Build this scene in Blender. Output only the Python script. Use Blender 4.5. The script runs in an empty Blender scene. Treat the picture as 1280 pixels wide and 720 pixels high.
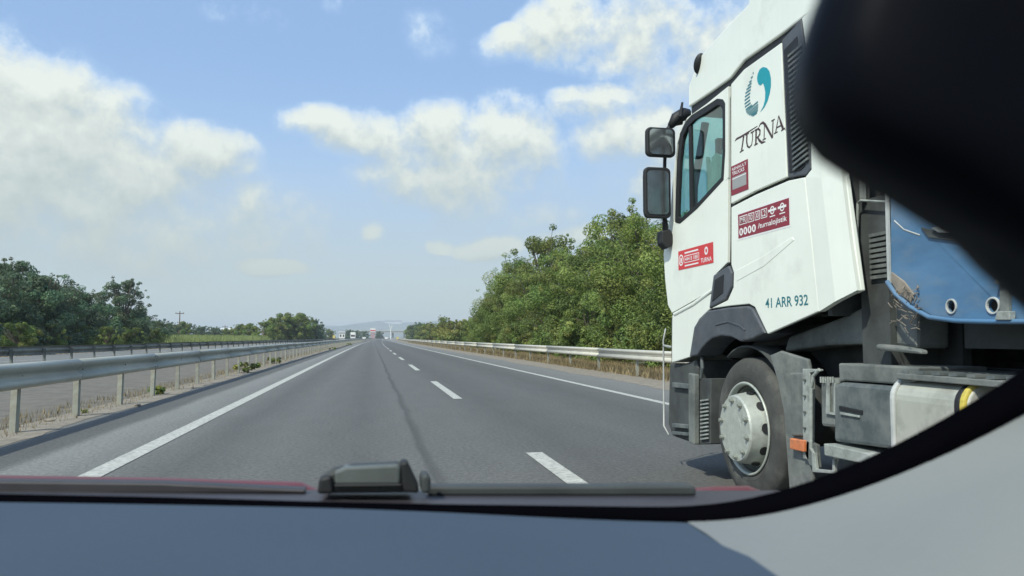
import bpy, bmesh, math, random
import numpy as np
from mathutils import Vector, Matrix
random.seed(7); rng = np.random.default_rng(7)
SC = bpy.context.scene
COL = SC.collection

# ------------------------------------------------------------------ camera
F = 950.0; EYE = 1.17
YAW = math.atan((640-465)/F); PITCH = math.atan(62/F)
FW = Vector((math.sin(YAW)*math.cos(PITCH), math.cos(YAW)*math.cos(PITCH), math.sin(PITCH)))
RT = Vector((math.cos(YAW), -math.sin(YAW), 0)); UP = RT.cross(FW)
cam_d = bpy.data.cameras.new('camera'); cam = bpy.data.objects.new('camera', cam_d); COL.objects.link(cam)
cam_d.sensor_width = 36; cam_d.lens = F/1280*36; cam_d.clip_start = 0.01; cam_d.clip_end = 30000
m = Matrix((RT, UP, -FW)).transposed().to_4x4(); m.translation = Vector((0, 0, EYE)); cam.matrix_world = m
cam_d.dof.use_dof = True; cam_d.dof.focus_distance = 12; cam_d.dof.aperture_fstop = 9.0
SC.camera = cam

# ------------------------------------------------------------------ world, sun, exposure
SUN_EL = math.radians(47); SUN_AZ = math.radians(228)     # azimuth clockwise from +Y: behind and to the left
sd = Vector((math.sin(SUN_AZ)*math.cos(SUN_EL), math.cos(SUN_AZ)*math.cos(SUN_EL), math.sin(SUN_EL)))
sl = bpy.data.lights.new('sun', 'SUN'); sl.energy = 3.1; sl.angle = math.radians(1.2); sl.color = (1.0, 0.95, 0.86)
sun = bpy.data.objects.new('sun', sl); COL.objects.link(sun); sun.rotation_euler = sd.to_track_quat('Z', 'Y').to_euler()
SC.view_settings.view_transform = 'Standard'; SC.view_settings.look = 'None'
SC.view_settings.exposure = 0.48; SC.view_settings.gamma = 1.0

W = bpy.data.worlds.new('World'); SC.world = W; W.use_nodes = True
nt = W.node_tree; N = nt.nodes; L = nt.links; N.clear()
def mth(op, a, b=None, c=None):
    n = N.new('ShaderNodeMath'); n.operation = op
    for i, v in enumerate((a, b, c)):
        if v is None: continue
        if isinstance(v, (int, float)): n.inputs[i].default_value = v
        else: L.new(v, n.inputs[i])
    return n.outputs[0]
def ray(px, py): return FW + RT*((px-640)/F) - UP*((py-360)/F)
sky = N.new('ShaderNodeTexSky'); sky.sky_type = 'NISHITA'; sky.sun_disc = False
sky.sun_elevation = SUN_EL; sky.sun_rotation = SUN_AZ; sky.air_density = 1.0; sky.dust_density = 2.0; sky.ozone_density = 1.5
tc = N.new('ShaderNodeTexCoord'); sx = N.new('ShaderNodeSeparateXYZ'); L.new(tc.outputs['Generated'], sx.inputs[0])
def vadd(v, off):
    n = N.new('ShaderNodeVectorMath'); n.operation = 'ADD'; L.new(v, n.inputs[0]); n.inputs[1].default_value = off; return n.outputs[0]
#            px   py   rx   ry  weight  (angular size given as it measures at the sight line)
CLOUDS = [(-80, 190, 210, 140, 1.5), (30, 195, 170, 105, 1.5), (135, 205, 130, 72, 1.4), (238, 190, 84, 40, 1.35), (60, 270, 330, 80, 1.05),
          (410, 150, 70, 28, 1.0), (465, 165, 80, 40, 1.2), (530, 172, 90, 56, 1.4), (635, 182, 80, 62, 1.4), (580, 215, 140, 62, 1.2), (620, 260, 120, 34, .6),
          (650, 60, 62, 30, 1.1), (730, 35, 90, 50, 1.2), (800, 40, 120, 60, 1.15), (880, 70, 130, 90, 1.0), (755, 135, 80, 36, 1.0), (800, 165, 110, 48, 1.05), (1000, 150, 260, 180, .9),
          (352, 341, 46, 15, 1.7), (609, 309, 52, 20, 1.7), (465, 291, 24, 14, 1.1), (110, 297, 46, 14, .6), (548, 308, 18, 12, .7), (340, 300, 40, 12, .35), (420, 345, 120, 16, .22), (210, 330, 160, 26, .3),
          (290, 8, 54, 20, .62), (446, 14, 40, 18, .55), (545, 45, 44, 34, .33), (732, 302, 44, 26, .95), (690, 300, 70, 12, .45)]
nb = N.new('ShaderNodeTexNoise'); nb.inputs['Scale'].default_value = 3.2; nb.inputs['Detail'].default_value = 6; L.new(tc.outputs['Generated'], nb.inputs['Vector'])
az = mth('ARCTAN2', sx.outputs[0], sx.outputs[1]); el = mth('ARCSINE', sx.outputs[2])
away = mth('MINIMUM', mth('MAXIMUM', mth('MULTIPLY', mth('SUBTRACT', mth('ABSOLUTE', mth('SUBTRACT', az, 0.18)), 0.6), 3.0), 0.0), 1.0)
high = mth('MINIMUM', mth('MAXIMUM', mth('MULTIPLY', mth('SUBTRACT', el, 0.5), 4.0), 0.0), 1.0)
gen = mth('MULTIPLY', mth('MULTIPLY', mth('MAXIMUM', mth('SUBTRACT', nb.outputs[0], 0.5), 0.0), 6.0), mth('MAXIMUM', away, high))
def field(up, det=7):
    """cloud thickness along a sight line, or along the one a little higher up"""
    v = vadd(tc.outputs['Generated'], (0, 0, up))
    n1 = N.new('ShaderNodeTexNoise'); n1.inputs['Scale'].default_value = 7; n1.inputs['Detail'].default_value = 1; L.new(v, n1.inputs['Vector'])
    n2 = N.new('ShaderNodeTexNoise'); n2.inputs['Scale'].default_value = 15; n2.inputs['Detail'].default_value = det; n2.inputs['Roughness'].default_value = .62; L.new(v, n2.inputs['Vector'])
    a_ = mth('ADD', az, mth('MULTIPLY', mth('SUBTRACT', n1.outputs[0], .5), .08)); e_ = mth('ADD', mth('ADD', el, up), mth('MULTIPLY', mth('SUBTRACT', n1.outputs[0], .5), -.05))
    acc = None
    for px, py, rx, ry, wt in CLOUDS:
        d = ray(px, py).normalized(); a0 = math.atan2(d.x, d.y); e0 = math.asin(d.z)
        dx = mth('MULTIPLY', mth('SUBTRACT', a_, a0), F/rx); dy = mth('MULTIPLY', mth('SUBTRACT', e_, e0), F/ry)
        r2 = mth('MULTIPLY_ADD', dx, dx, mth('MULTIPLY', dy, dy))
        q = mth('MULTIPLY', mth('MAXIMUM', mth('SUBTRACT', 1.3, r2), 0.0), wt)
        acc = q if acc is None else mth('MAXIMUM', acc, q)
    acc = mth('MAXIMUM', acc, gen)
    wob = mth('ADD', mth('MULTIPLY', mth('SUBTRACT', n2.outputs[0], .475), 3.3), mth('MULTIPLY', mth('ABSOLUTE', mth('SUBTRACT', n1.outputs[0], .5)), -1.6))
    return mth('ADD', acc, mth('MULTIPLY', wob, mth('MINIMUM', mth('MULTIPLY', acc, 2.0), 1.0))), n2.outputs[0]
d0, nfine = field(0.0); d1, _ = field(0.020, 4)
grad = mth('MINIMUM', mth('MAXIMUM', mth('MULTIPLY_ADD', mth('SUBTRACT', d0, d1), .75, .45), 0.0), 1.0)     # 1 on tops that face the light, 0 on bases
mr = N.new('ShaderNodeMapRange'); mr.interpolation_type = 'SMOOTHSTEP'
mr.inputs['From Min'].default_value = 0.1; L.new(mth('MULTIPLY_ADD', grad, -.6, 2.0), mr.inputs['From Max']); L.new(d0, mr.inputs['Value'])
hz = N.new('ShaderNodeMapRange'); hz.interpolation_type = 'SMOOTHSTEP'; hz.inputs['From Min'].default_value = 0.36; hz.inputs['From Max'].default_value = -0.02; L.new(el, hz.inputs['Value'])
def mixc(fac, a, b):
    n = N.new('ShaderNodeMix'); n.data_type = 'RGBA'
    if isinstance(fac, (int, float)): n.inputs[0].default_value = fac
    else: L.new(fac, n.inputs[0])
    for i, v in ((6, a), (7, b)):
        if isinstance(v, tuple): n.inputs[i].default_value = (*v, 1)
        else: L.new(v, n.inputs[i])
    return n.outputs[2]
bg1 = N.new('ShaderNodeBackground'); bg1.inputs[1].default_value = 0.11; L.new(sky.outputs[0], bg1.inputs[0])
bg2 = N.new('ShaderNodeBackground'); bg2.inputs[1].default_value = 1.0       # thin high haze and the clouds, in scene units
elf = mth('MINIMUM', mth('MAXIMUM', mth('MULTIPLY', el, 3.4), 0.25), 1.0)
lit = mth('MINIMUM', mth('MULTIPLY', mth('MULTIPLY_ADD', grad, .95, mth('MULTIPLY', nfine, .35)), elf), 1.0)
cloudc = mixc(lit, (0.37, 0.42, 0.43), (0.67, 0.69, 0.66))
hazec = mixc(hz.outputs[0], (0.29, 0.45, 0.76), (0.44, 0.495, 0.49))
L.new(mixc(mr.outputs[0], hazec, cloudc), bg2.inputs[0])
mixs = N.new('ShaderNodeMixShader')
fac = mth('MINIMUM', mth('ADD', mth('MULTIPLY', mr.outputs[0], 0.9), mth('ADD', mth('MULTIPLY', hz.outputs[0], 0.85), 0.58)), 0.95)
L.new(fac, mixs.inputs[0]); L.new(bg1.outputs[0], mixs.inputs[1]); L.new(bg2.outputs[0], mixs.inputs[2])
wo = N.new('ShaderNodeOutputWorld'); L.new(mixs.outputs[0], wo.inputs[0])

# ------------------------------------------------------------------ points from sight lines
def side(px, py, X=2.65):                    # on a wall parallel to the road at X
    d = ray(px, py); t = X/d.x; return Vector((X, d.y*t, EYE+d.z*t))
def face(px, py, Y):                         # on a plane across the road at Y
    d = ray(px, py); t = Y/d.y; return Vector((d.x*t, Y, EYE+d.z*t))
def deep(px, py, depth): return Vector((0, 0, EYE)) + ray(px, py)*depth
def bend(y): return 3.8e-5*max(0.0, y-40)**2  # the road drifts gently to the right far ahead

# ------------------------------------------------------------------ materials
def mat(name, col, rough=0.6, metal=0.0, var=0.15, scale=8, bump=0.0, bscale=40, spec=0.5, col2=None, attr=None, stretch=None, dirt=None, coat=0.0):
    M = bpy.data.materials.new(name); M.use_nodes = True; t = M.node_tree; b = t.nodes['Principled BSDF']
    b.inputs['Roughness'].default_value = rough; b.inputs['Metallic'].default_value = metal; b.inputs['Specular IOR Level'].default_value = spec
    b.inputs['Coat Weight'].default_value = coat
    tx = t.nodes.new('ShaderNodeTexCoord'); vec = tx.outputs['Object']
    if stretch:
        mp = t.nodes.new('ShaderNodeMapping'); mp.inputs['Scale'].default_value = stretch; t.links.new(vec, mp.inputs[0]); vec = mp.outputs[0]
    n = t.nodes.new('ShaderNodeTexNoise'); n.inputs['Scale'].default_value = scale; n.inputs['Detail'].default_value = 6; n.inputs['Roughness'].default_value = .6; t.links.new(vec, n.inputs[0])
    r = t.nodes.new('ShaderNodeValToRGB'); r.color_ramp.elements[0].position = .32; r.color_ramp.elements[1].position = .68
    c2 = col2 or tuple(min(1, c*(1+var)) for c in col); c1 = col if col2 else tuple(c*(1-var) for c in col)
    r.color_ramp.elements[0].color = (*c1, 1); r.color_ramp.elements[1].color = (*c2, 1); t.links.new(n.outputs[0], r.inputs[0])
    out = r.outputs[0]
    if attr:
        a = t.nodes.new('ShaderNodeAttribute'); a.attribute_name = attr
        mx = t.nodes.new('ShaderNodeMix'); mx.data_type = 'RGBA'; mx.blend_type = 'MULTIPLY'; mx.inputs[0].default_value = 1
        t.links.new(out, mx.inputs[6]); t.links.new(a.outputs['Color'], mx.inputs[7]); out = mx.outputs[2]
    if dirt:
        dc, ds, d0, d1 = dirt
        n2 = t.nodes.new('ShaderNodeTexNoise'); n2.inputs['Scale'].default_value = ds; n2.inputs['Detail'].default_value = 8; n2.inputs['Roughness'].default_value = .65; t.links.new(vec, n2.inputs[0])
        q = t.nodes.new('ShaderNodeMapRange'); q.inputs['From Min'].default_value = d0; q.inputs['From Max'].default_value = d1; t.links.new(n2.outputs[0], q.inputs[0])
        mx = t.nodes.new('ShaderNodeMix'); mx.data_type = 'RGBA'; t.links.new(q.outputs[0], mx.inputs[0]); t.links.new(out, mx.inputs[6]); mx.inputs[7].default_value = (*dc, 1); out = mx.outputs[2]
    t.links.new(out, b.inputs['Base Color'])
    if bump:
        n3 = t.nodes.new('ShaderNodeTexNoise'); n3.inputs['Scale'].default_value = bscale; n3.inputs['Detail'].default_value = 5; t.links.new(vec, n3.inputs[0])
        bp = t.nodes.new('ShaderNodeBump'); bp.inputs['Strength'].default_value = bump; bp.inputs['Distance'].default_value = .02; t.links.new(n3.outputs[0], bp.inputs['Height']); t.links.new(bp.outputs[0], b.inputs['Normal'])
    return M
M = {}
M['white'] = mat('white_paint', (.80, .84, .755), .38, 0, .03, 2.5, .03, 1.2, dirt=((.42, .43, .37), 1.6, .58, 1.0), coat=.25)
_t = M['white'].node_tree; _b = _t.nodes['Principled BSDF']; _s = _b.inputs['Base Color'].links[0].from_socket
_c = _t.nodes.new('ShaderNodeTexCoord'); _m = _t.nodes.new('ShaderNodeMapping'); _m.inputs['Scale'].default_value = (14, 14, .7); _t.links.new(_c.outputs['Object'], _m.inputs[0])
_n = _t.nodes.new('ShaderNodeTexNoise'); _n.inputs['Scale'].default_value = 1.6; _n.inputs['Detail'].default_value = 5; _t.links.new(_m.outputs[0], _n.inputs[0])
_q = _t.nodes.new('ShaderNodeMapRange'); _q.inputs['From Min'].default_value = .5; _q.inputs['From Max'].default_value = .95; _q.inputs['To Max'].default_value = .10; _t.links.new(_n.outputs[0], _q.inputs[0])
_x = _t.nodes.new('ShaderNodeMix'); _x.data_type = 'RGBA'; _t.links.new(_q.outputs[0], _x.inputs[0]); _t.links.new(_s, _x.inputs[6]); _x.inputs[7].default_value = (.40, .40, .33, 1); _t.links.new(_x.outputs[2], _b.inputs['Base Color'])
M['white2'] = mat('white_plain', (.72, .72, .68), .5, 0, .05)
M['plastic'] = mat('charcoal_plastic', (.075, .085, .098), .55, 0, .2, 6, .15, 60, dirt=((.12, .125, .115), 5, .5, .8))
M['black'] = mat('black_rubber', (.012, .013, .014), .6, 0, .2)
M['seal'] = mat('black_seal', (.002, .002, .003), .9, 0, .1, spec=.0)
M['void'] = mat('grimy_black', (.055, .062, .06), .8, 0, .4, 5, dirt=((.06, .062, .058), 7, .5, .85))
M['grime'] = mat('dusty_grey_steel', (.13, .145, .136), .75, 0, .3, 4, .3, 18, dirt=((.21, .22, .20), 6, .45, .72))
M['grime2'] = mat('dusty_blue_grey_plastic', (.085, .105, .108), .6, 0, .2, 5, .1, 20, dirt=((.19, .20, .185), 5, .42, .72))
M['tyre'] = mat('dusty_tyre_rubber', (.055, .057, .052), .85, 0, .25, 7, .2, 70, dirt=((.15, .15, .13), 4, .5, .85))
M['rim'] = mat('painted_steel_rim', (.46, .49, .44), .45, .3, .12, 12, .1, 40, dirt=((.13, .12, .1), 14, .56, .85))
M['nut'] = mat('wheel_nut_steel', (.26, .28, .245), .5, .3, .2)
M['bracket'] = mat('light_grey_bracket', (.33, .36, .33), .6, .1, .2, 10, .2, 50, dirt=((.12, .12, .11), 12, .5, .8))
M['tank'] = mat('dull_aluminium_tank', (.47, .48, .41), .5, .25, .1, 3, .06, 9, dirt=((.2, .2, .17), 5, .52, .85))
M['yellow'] = mat('yellow_band', (.55, .45, .08), .6, dirt=((.2, .18, .08), 14, .5, .75))
M['orange'] = mat('orange_reflector', (.62, .2, .08), .4, dirt=((.25, .13, .08), 18, .5, .8))
M['blue'] = mat('blue_trailer_steel', (.07, .165, .285), .42, 0, .3, 2.2, .25, 3, dirt=((.17, .22, .27), 3, .48, .75), stretch=(1, .6, 1.6))
M['rust'] = mat('rusty_frayed_metal', (.25, .22, .18), .8, .2, .3)
M['paleedge'] = mat('pale_steel_edge', (.44, .46, .44), .5)
M['mirror'] = mat('dusty_mirror_glass', (.35, .38, .38), .12, .85, .25, 6)
M['teal'] = mat('teal_print', (.0, .30, .36), .4, 0, .02)
M['teal2'] = mat('dark_teal_print', (.02, .17, .20), .4, 0, .02)
M['brown'] = mat('dark_brown_print', (.05, .018, .018), .4, 0, .02)
M['red'] = mat('red_sticker', (.62, .035, .04), .4, 0, .04)
M['maroon'] = mat('maroon_sticker', (.24, .018, .035), .4, 0, .04)
M['print'] = mat('white_print', (.8, .8, .78), .45, 0, .02)
M['printgrey'] = mat('grey_print', (.32, .33, .32), .5, 0, .05)
M['curtain_and_reflection'] = mat('pale_curtain_and_reflection', (.40, .52, .44), .9, 0, .1)
M['seat'] = mat('dark_seat_fabric', (.05, .06, .065), .9)
M['galv'] = mat('galvanised_steel', (.385, .395, .34), .48, .2, .1, 1.5, .06, 3, dirt=((.14, .145, .12), 9, .6, .8))
M['galv2'] = mat('sunlit_galvanised', (.50, .49, .42), .55, .15, .1, 2, .05, 5, dirt=((.22, .19, .13), 7, .6, .85))  # paler cream copy of the steel: sunlit brightness is put into the colour
M['post'] = mat('weathered_post', (.33, .335, .28), .6, .2, .15, 6, dirt=((.2, .17, .12), 7, .5, .8))
M['rust_dark'] = mat('weathered_dark_rail', (.22, .235, .21), .6, .3, .2, 2)
M['paint'] = mat('road_paint', (.47, .47, .42), .8, 0, .12, 6, .1, 60, dirt=((.16, .16, .15), 20, .47, .75))
M['soil'] = mat('dry_median_soil', (.135, .124, .102), .95, 0, .25, 2.2, .6, 9, dirt=((.19, .165, .12), 5, .5, .75))
M['sand'] = mat('sandy_verge', (.245, .215, .17), .95, 0, .22, 3.5, .5, 22, dirt=((.15, .13, .1), 11, .5, .75))
M['ground'] = mat('dry_field', (.20, .19, .10), .95, 0, .3, .03, .4, 2, dirt=((.09, .12, .05), .09, .48, .62))
M['bark'] = mat('bark', (.13, .105, .08), .9, 0, .3, 9, .5, 30)
M['hill'] = mat('far_hill', (.12, .15, .11), .95, 0, .35, .002)
M['concrete'] = mat('pale_concrete', (.42, .42, .40), .8)
M['dash'] = mat('blue_grey_dashboard', (.064, .090, .125), .9, 0, .04, 3, .05, 120, spec=.05)
M['trim'] = mat('light_grey_trim', (.205, .222, .222), .9, 0, .04, 3, .05, 120, spec=.05)
M['carred'] = mat('red_car_paint', (.13, .026, .030), .5, 0, .05, coat=.1)
M['cowl'] = mat('cowl_plastic', (.035, .033, .037), .5, 0, .2, 12)
M['wiper'] = mat('grey_wiper', (.045, .052, .052), .6, 0, .2, 14)
M['wiperlight'] = mat('worn_grey_cover', (.11, .125, .12), .3, 0, .25, 12)
M['mirrorblack'] = mat('black_mirror_housing', (.004, .005, .008), .5, 0, .1, spec=.04)
M['roofred'] = mat('faded_red', (.42, .30, .30), .7)
M['signyellow'] = mat('yellow_sign_face', (.6, .48, .15), .6)
def glassmat(name, tint, gloss):
    g = bpy.data.materials.new(name); g.use_nodes = True; t = g.node_tree; t.nodes.clear()
    o = t.nodes.new('ShaderNodeOutputMaterial'); a = t.nodes.new('ShaderNodeBsdfTransparent'); a.inputs[0].default_value = (*tint, 1)
    if gloss == 0: t.links.new(a.outputs[0], o.inputs[0]); return g
    b = t.nodes.new('ShaderNodeBsdfGlossy'); b.inputs['Roughness'].default_value = .03; x = t.nodes.new('ShaderNodeMixShader')
    lw = t.nodes.new('ShaderNodeLayerWeight'); lw.inputs[0].default_value = .5; pw = t.nodes.new('ShaderNodeMath'); pw.operation = 'POWER'; pw.inputs[1].default_value = 3; t.links.new(lw.outputs['Facing'], pw.inputs[0])
    mm = t.nodes.new('ShaderNodeMath'); mm.operation = 'MULTIPLY_ADD'; mm.inputs[1].default_value = .7; mm.inputs[2].default_value = gloss; mm.use_clamp = True
    t.links.new(pw.outputs[0], mm.inputs[0])
    t.links.new(mm.outputs[0], x.inputs[0]); t.links.new(a.outputs[0], x.inputs[1]); t.links.new(b.outputs[0], x.inputs[2]); t.links.new(x.outputs[0], o.inputs[0]); return g
M['cabglass'] = glassmat('tinted_cab_glass', (.60, .80, .79), .05)
M['frontglass'] = glassmat('front_cab_glass', (.84, 1, 1), 0.0)
M['windscreen'] = glassmat('clear_windscreen_glass', (.95, .985, .955), 0)
def leafmat(name, c1, c2, trans=.25):
    m_ = mat(name, c1, .55, 0, .2, .9, col2=c2, attr='tint', spec=.35)
    t = m_.node_tree; b = t.nodes['Principled BSDF']; o = t.nodes['Material Output']
    tr = t.nodes.new('ShaderNodeBsdfTranslucent'); src = b.inputs['Base Color'].links[0].from_socket
    t.links.new(src, tr.inputs[0]); mx = t.nodes.new('ShaderNodeMixShader'); mx.inputs[0].default_value = trans
    t.links.new(b.outputs[0], mx.inputs[1]); t.links.new(tr.outputs[0], mx.inputs[2]); t.links.new(mx.outputs[0], o.inputs[0]); return m_
M['leaf'] = leafmat('green_leaves', (.135, .20, .05), (.225, .29, .075), .38)
M['leafdark'] = leafmat('dark_green_leaves', (.085, .15, .08), (.135, .205, .105), .3)
M['leafpale'] = leafmat('yellow_green_leaves', (.16, .20, .05), (.23, .26, .08))
M['reed'] = leafmat('reed_green', (.20, .27, .10), (.32, .36, .15))
M['straw'] = leafmat('dry_straw', (.22, .165, .10), (.36, .29, .17))

# road surface: lane tracks, seams and paler and darker shoulder bands sit at fixed places across the carriageway
def roadmat():
    R = mat('asphalt', (.110, .111, .103), .85, 0, .06, 3.0, .35, 160, stretch=(1, .25, 1))
    t = R.node_tree; b = t.nodes['Principled BSDF']; src = b.inputs['Base Color'].links[0].from_socket
    tx = t.nodes.new('ShaderNodeTexCoord'); s = t.nodes.new('ShaderNodeSeparateXYZ'); t.links.new(tx.outputs['Object'], s.inputs[0])
    w = t.nodes.new('ShaderNodeTexNoise'); w.inputs['Scale'].default_value = .35; w.inputs['Detail'].default_value = 5; t.links.new(tx.outputs['Object'], w.inputs[0])
    xx = t.nodes.new('ShaderNodeMath'); xx.operation = 'MULTIPLY_ADD'; xx.inputs[1].default_value = .22; t.links.new(w.outputs[0], xx.inputs[0]); t.links.new(s.outputs[0], xx.inputs[2])
    mr_ = t.nodes.new('ShaderNodeMapRange'); mr_.inputs['From Min'].default_value = -5; mr_.inputs['From Max'].default_value = 8; t.links.new(xx.outputs[0], mr_.inputs[0])
    cr = t.nodes.new('ShaderNodeValToRGB'); e = cr.color_ramp.elements
    pts = [(-5, 1.5), (-3.85, 1.25), (-3.6, .86), (-3.15, .92), (-3.0, 1.85), (-2.5, 1.55), (-1.6, .87), (-.9, 1.1), (0, .88), (.55, 1.08), (.605, 1.04), (.65, .5), (.72, 1.02), (1.4, 1.02), (2.1, .8), (3.2, .95), (4.3, .8), (5.0, .95), (5.5, 1.35), (6.7, 1.6), (8, 1.6)]
    def g(v): return (v*.5,)*3 + (1,)
    e[0].position = 0; e[0].color = g(pts[0][1]); e[1].position = 1; e[1].color = g(pts[-1][1])
    for x_, v in pts[1:-1]:
        k = e.new((x_+5)/13); k.color = g(v)
    t.links.new(mr_.outputs[0], cr.inputs[0])
    sc = t.nodes.new('ShaderNodeVectorMath'); sc.operation = 'SCALE'; sc.inputs['Scale'].default_value = 2; t.links.new(cr.outputs[0], sc.inputs[0])
    mx = t.nodes.new('ShaderNodeVectorMath'); mx.operation = 'MULTIPLY'; t.links.new(src, mx.inputs[0]); t.links.new(sc.outputs[0], mx.inputs[1])
    fn = t.nodes.new('ShaderNodeTexNoise'); fn.inputs['Scale'].default_value = 24; fn.inputs['Detail'].default_value = 5; fn.inputs['Roughness'].default_value = .8; t.links.new(tx.outputs['Object'], fn.inputs[0])
    fm = t.nodes.new('ShaderNodeMapRange'); fm.inputs['From Min'].default_value = .3; fm.inputs['From Max'].default_value = .7; fm.inputs['To Min'].default_value = .5; fm.inputs['To Max'].default_value = 1.5; t.links.new(fn.outputs[0], fm.inputs[0])
    m2 = t.nodes.new('ShaderNodeVectorMath'); m2.operation = 'SCALE'; t.links.new(mx.outputs[0], m2.inputs[0]); t.links.new(fm.outputs[0], m2.inputs['Scale'])
    t.links.new(m2.outputs[0], b.inputs['Base Color']); return R
M['asphalt'] = roadmat()

# ------------------------------------------------------------------ building helpers
def tag(o, label=None, cat=None, group=None, kind=None):
    if label: o['label'] = label
    if cat: o['category'] = cat
    if group: o['group'] = group
    if kind: o['kind'] = kind
    return o
def root(name, loc, label, cat, group=None):
    o = bpy.data.objects.new(name, None); o.location = loc; COL.objects.link(o); return tag(o, label, cat, group)
def base(o):
    p = Vector((0, 0, 0))
    while o: p += Vector(o.location); o = o.parent
    return p
def obj(name, bm, material, parent=None, smooth=False, bevel=0):
    me = bpy.data.meshes.new(name)
    if parent: bmesh.ops.translate(bm, verts=bm.verts, vec=-base(parent))
    bmesh.ops.recalc_face_normals(bm, faces=bm.faces)
    bm.to_mesh(me); bm.free(); me.materials.append(M[material] if isinstance(material, str) else material)
    if smooth: me.shade_smooth()
    o = bpy.data.objects.new(name, me); COL.objects.link(o); o.parent = parent
    if bevel:
        b = o.modifiers.new('b', 'BEVEL'); b.width = bevel; b.segments = 2; b.limit_method = 'ANGLE'; b.angle_limit = math.radians(35)
    return o
def B(): return bmesh.new()
def box(bm, lo, hi):
    vs = [bm.verts.new((x, y, z)) for x in (lo[0], hi[0]) for y in (lo[1], hi[1]) for z in (lo[2], hi[2])]
    for f in ((0, 1, 3, 2), (4, 6, 7, 5), (0, 4, 5, 1), (2, 3, 7, 6), (0, 2, 6, 4), (1, 5, 7, 3)): bm.faces.new([vs[i] for i in f])
    return vs
def prism(bm, pts, vec, holes=()):
    """a flat outline (world points, may have holes) given thickness along vec"""
    vec = Vector(vec); loops = [pts] + list(holes); rings = []
    edges = []
    for lp in loops:
        a = [bm.verts.new(p) for p in lp]; rings.append(a)
        for i in range(len(a)): edges.append(bm.edges.new((a[i], a[(i+1) % len(a)])))
    if holes: fs = [g for g in bmesh.ops.triangle_fill(bm, use_beauty=True, use_dissolve=False, edges=edges)['geom'] if isinstance(g, bmesh.types.BMFace)]
    else: fs = [bm.faces.new(rings[0])]
    mp = {}
    for a in rings:
        for v in a: mp[v] = bm.verts.new(v.co+vec)
    for f in fs: bm.faces.new([mp[v] for v in reversed(f.verts)])
    for a in rings:
        for i in range(len(a)):
            v, w = a[i], a[(i+1) % len(a)]; bm.faces.new((v, w, mp[w], mp[v]))
def tube(bm, pts, r, n=8, caps=True):
    pts = [Vector(p) for p in pts]; rs = r if isinstance(r, (list, tuple)) else [r]*len(pts); prev = None; last = None
    for i, p in enumerate(pts):
        t = (pts[min(i+1, len(pts)-1)]-pts[max(i-1, 0)]).normalized()
        if last is None: u = t.orthogonal().normalized()
        else: u = (last - t*last.dot(t)).normalized()
        last = u; w = t.cross(u)
        ring = [bm.verts.new(p+(u*math.cos(2*math.pi*k/n)+w*math.sin(2*math.pi*k/n))*rs[i]) for k in range(n)]
        if prev:
            for k in range(n): bm.faces.new((prev[k], prev[(k+1) % n], ring[(k+1) % n], ring[k]))
        elif caps: bm.faces.new(list(reversed(ring)))
        prev = ring
    if caps: bm.faces.new(prev)
def lathe_x(bm, c, prof, n=48):
    """revolve (dx, radius) pairs about an axis along X through c"""
    rings = [[bm.verts.new((c[0]+dx, c[1]+r*math.cos(2*math.pi*k/n), c[2]+r*math.sin(2*math.pi*k/n))) for k in range(n)] for dx, r in prof]
    for a, b in zip(rings, rings[1:]):
        for k in range(n): bm.faces.new((a[k], a[(k+1) % n], b[(k+1) % n], b[k]))
    return rings
def grid(bm, rows):
    vs = [[bm.verts.new(p) for p in r] for r in rows]
    for a, b in zip(vs, vs[1:]):
        for i in range(len(a)-1): bm.faces.new((a[i], a[i+1], b[i+1], b[i]))
    return vs
def ribbon(name, x0, x1, z, y0, y1, material, step=10, kind='structure', parent=None):
    ys = [y0]
    while ys[-1] < y1: ys.append(min(y1, ys[-1]+(step if ys[-1] < 300 else step*4)))
    bm = B(); grid(bm, [[(x0+bend(y), y, z), (x1+bend(y), y, z)] for y in ys])
    o = obj(name, bm, material, parent)
    if kind: tag(o, kind=kind)
    return o
def meshdata(name, verts, faces, material, tint=None):
    me = bpy.data.meshes.new(name); verts = np.asarray(verts, 'f'); faces = np.asarray(faces, 'i'); k = faces.shape[1]
    me.vertices.add(len(verts)); me.vertices.foreach_set('co', verts.ravel())
    me.loops.add(faces.size); me.loops.foreach_set('vertex_index', faces.ravel())
    me.polygons.add(len(faces)); me.polygons.foreach_set('loop_start', np.arange(0, faces.size, k, dtype='i')); me.polygons.foreach_set('loop_total', np.full(len(faces), k, 'i'))
    me.update(calc_edges=True); me.materials.append(M[material])
    if tint is not None:
        a = me.color_attributes.new('tint', 'FLOAT_COLOR', 'POINT'); a.data.foreach_set('color', np.concatenate([tint, np.ones((len(tint), 1))], 1).astype('f').ravel())
    return me

# ------------------------------------------------------------------ the setting
bm = B()
def hilly(x, y): return -0.06
xs = [-9000, -3000, -900, -300, -100, -30, 0, 30, 100, 300, 900, 3000, 9000]; ysg = [-600, -100, 0, 50, 150, 400, 1000, 3000, 9000]
grid(bm, [[(x, y, -.06) for x in xs] for y in ysg]); tag(obj('ground', bm, 'ground'), kind='structure')
ribbon('median', -12.9, -4.0, -.02, -30, 1200, 'soil')
ribbon('sandy_verge', 6.4, 9.6, -.02, -30, 1200, 'sand')
ribbon('far_verge', -25.5, -21.6, -.02, -30, 1200, 'sand')
ribbon('road', -4.02, 6.85, 0, -30, 1200, 'asphalt', 6)
ribbon('opposite_road', -21.7, -12.8, 0, -30, 1200, 'asphalt')
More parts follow.
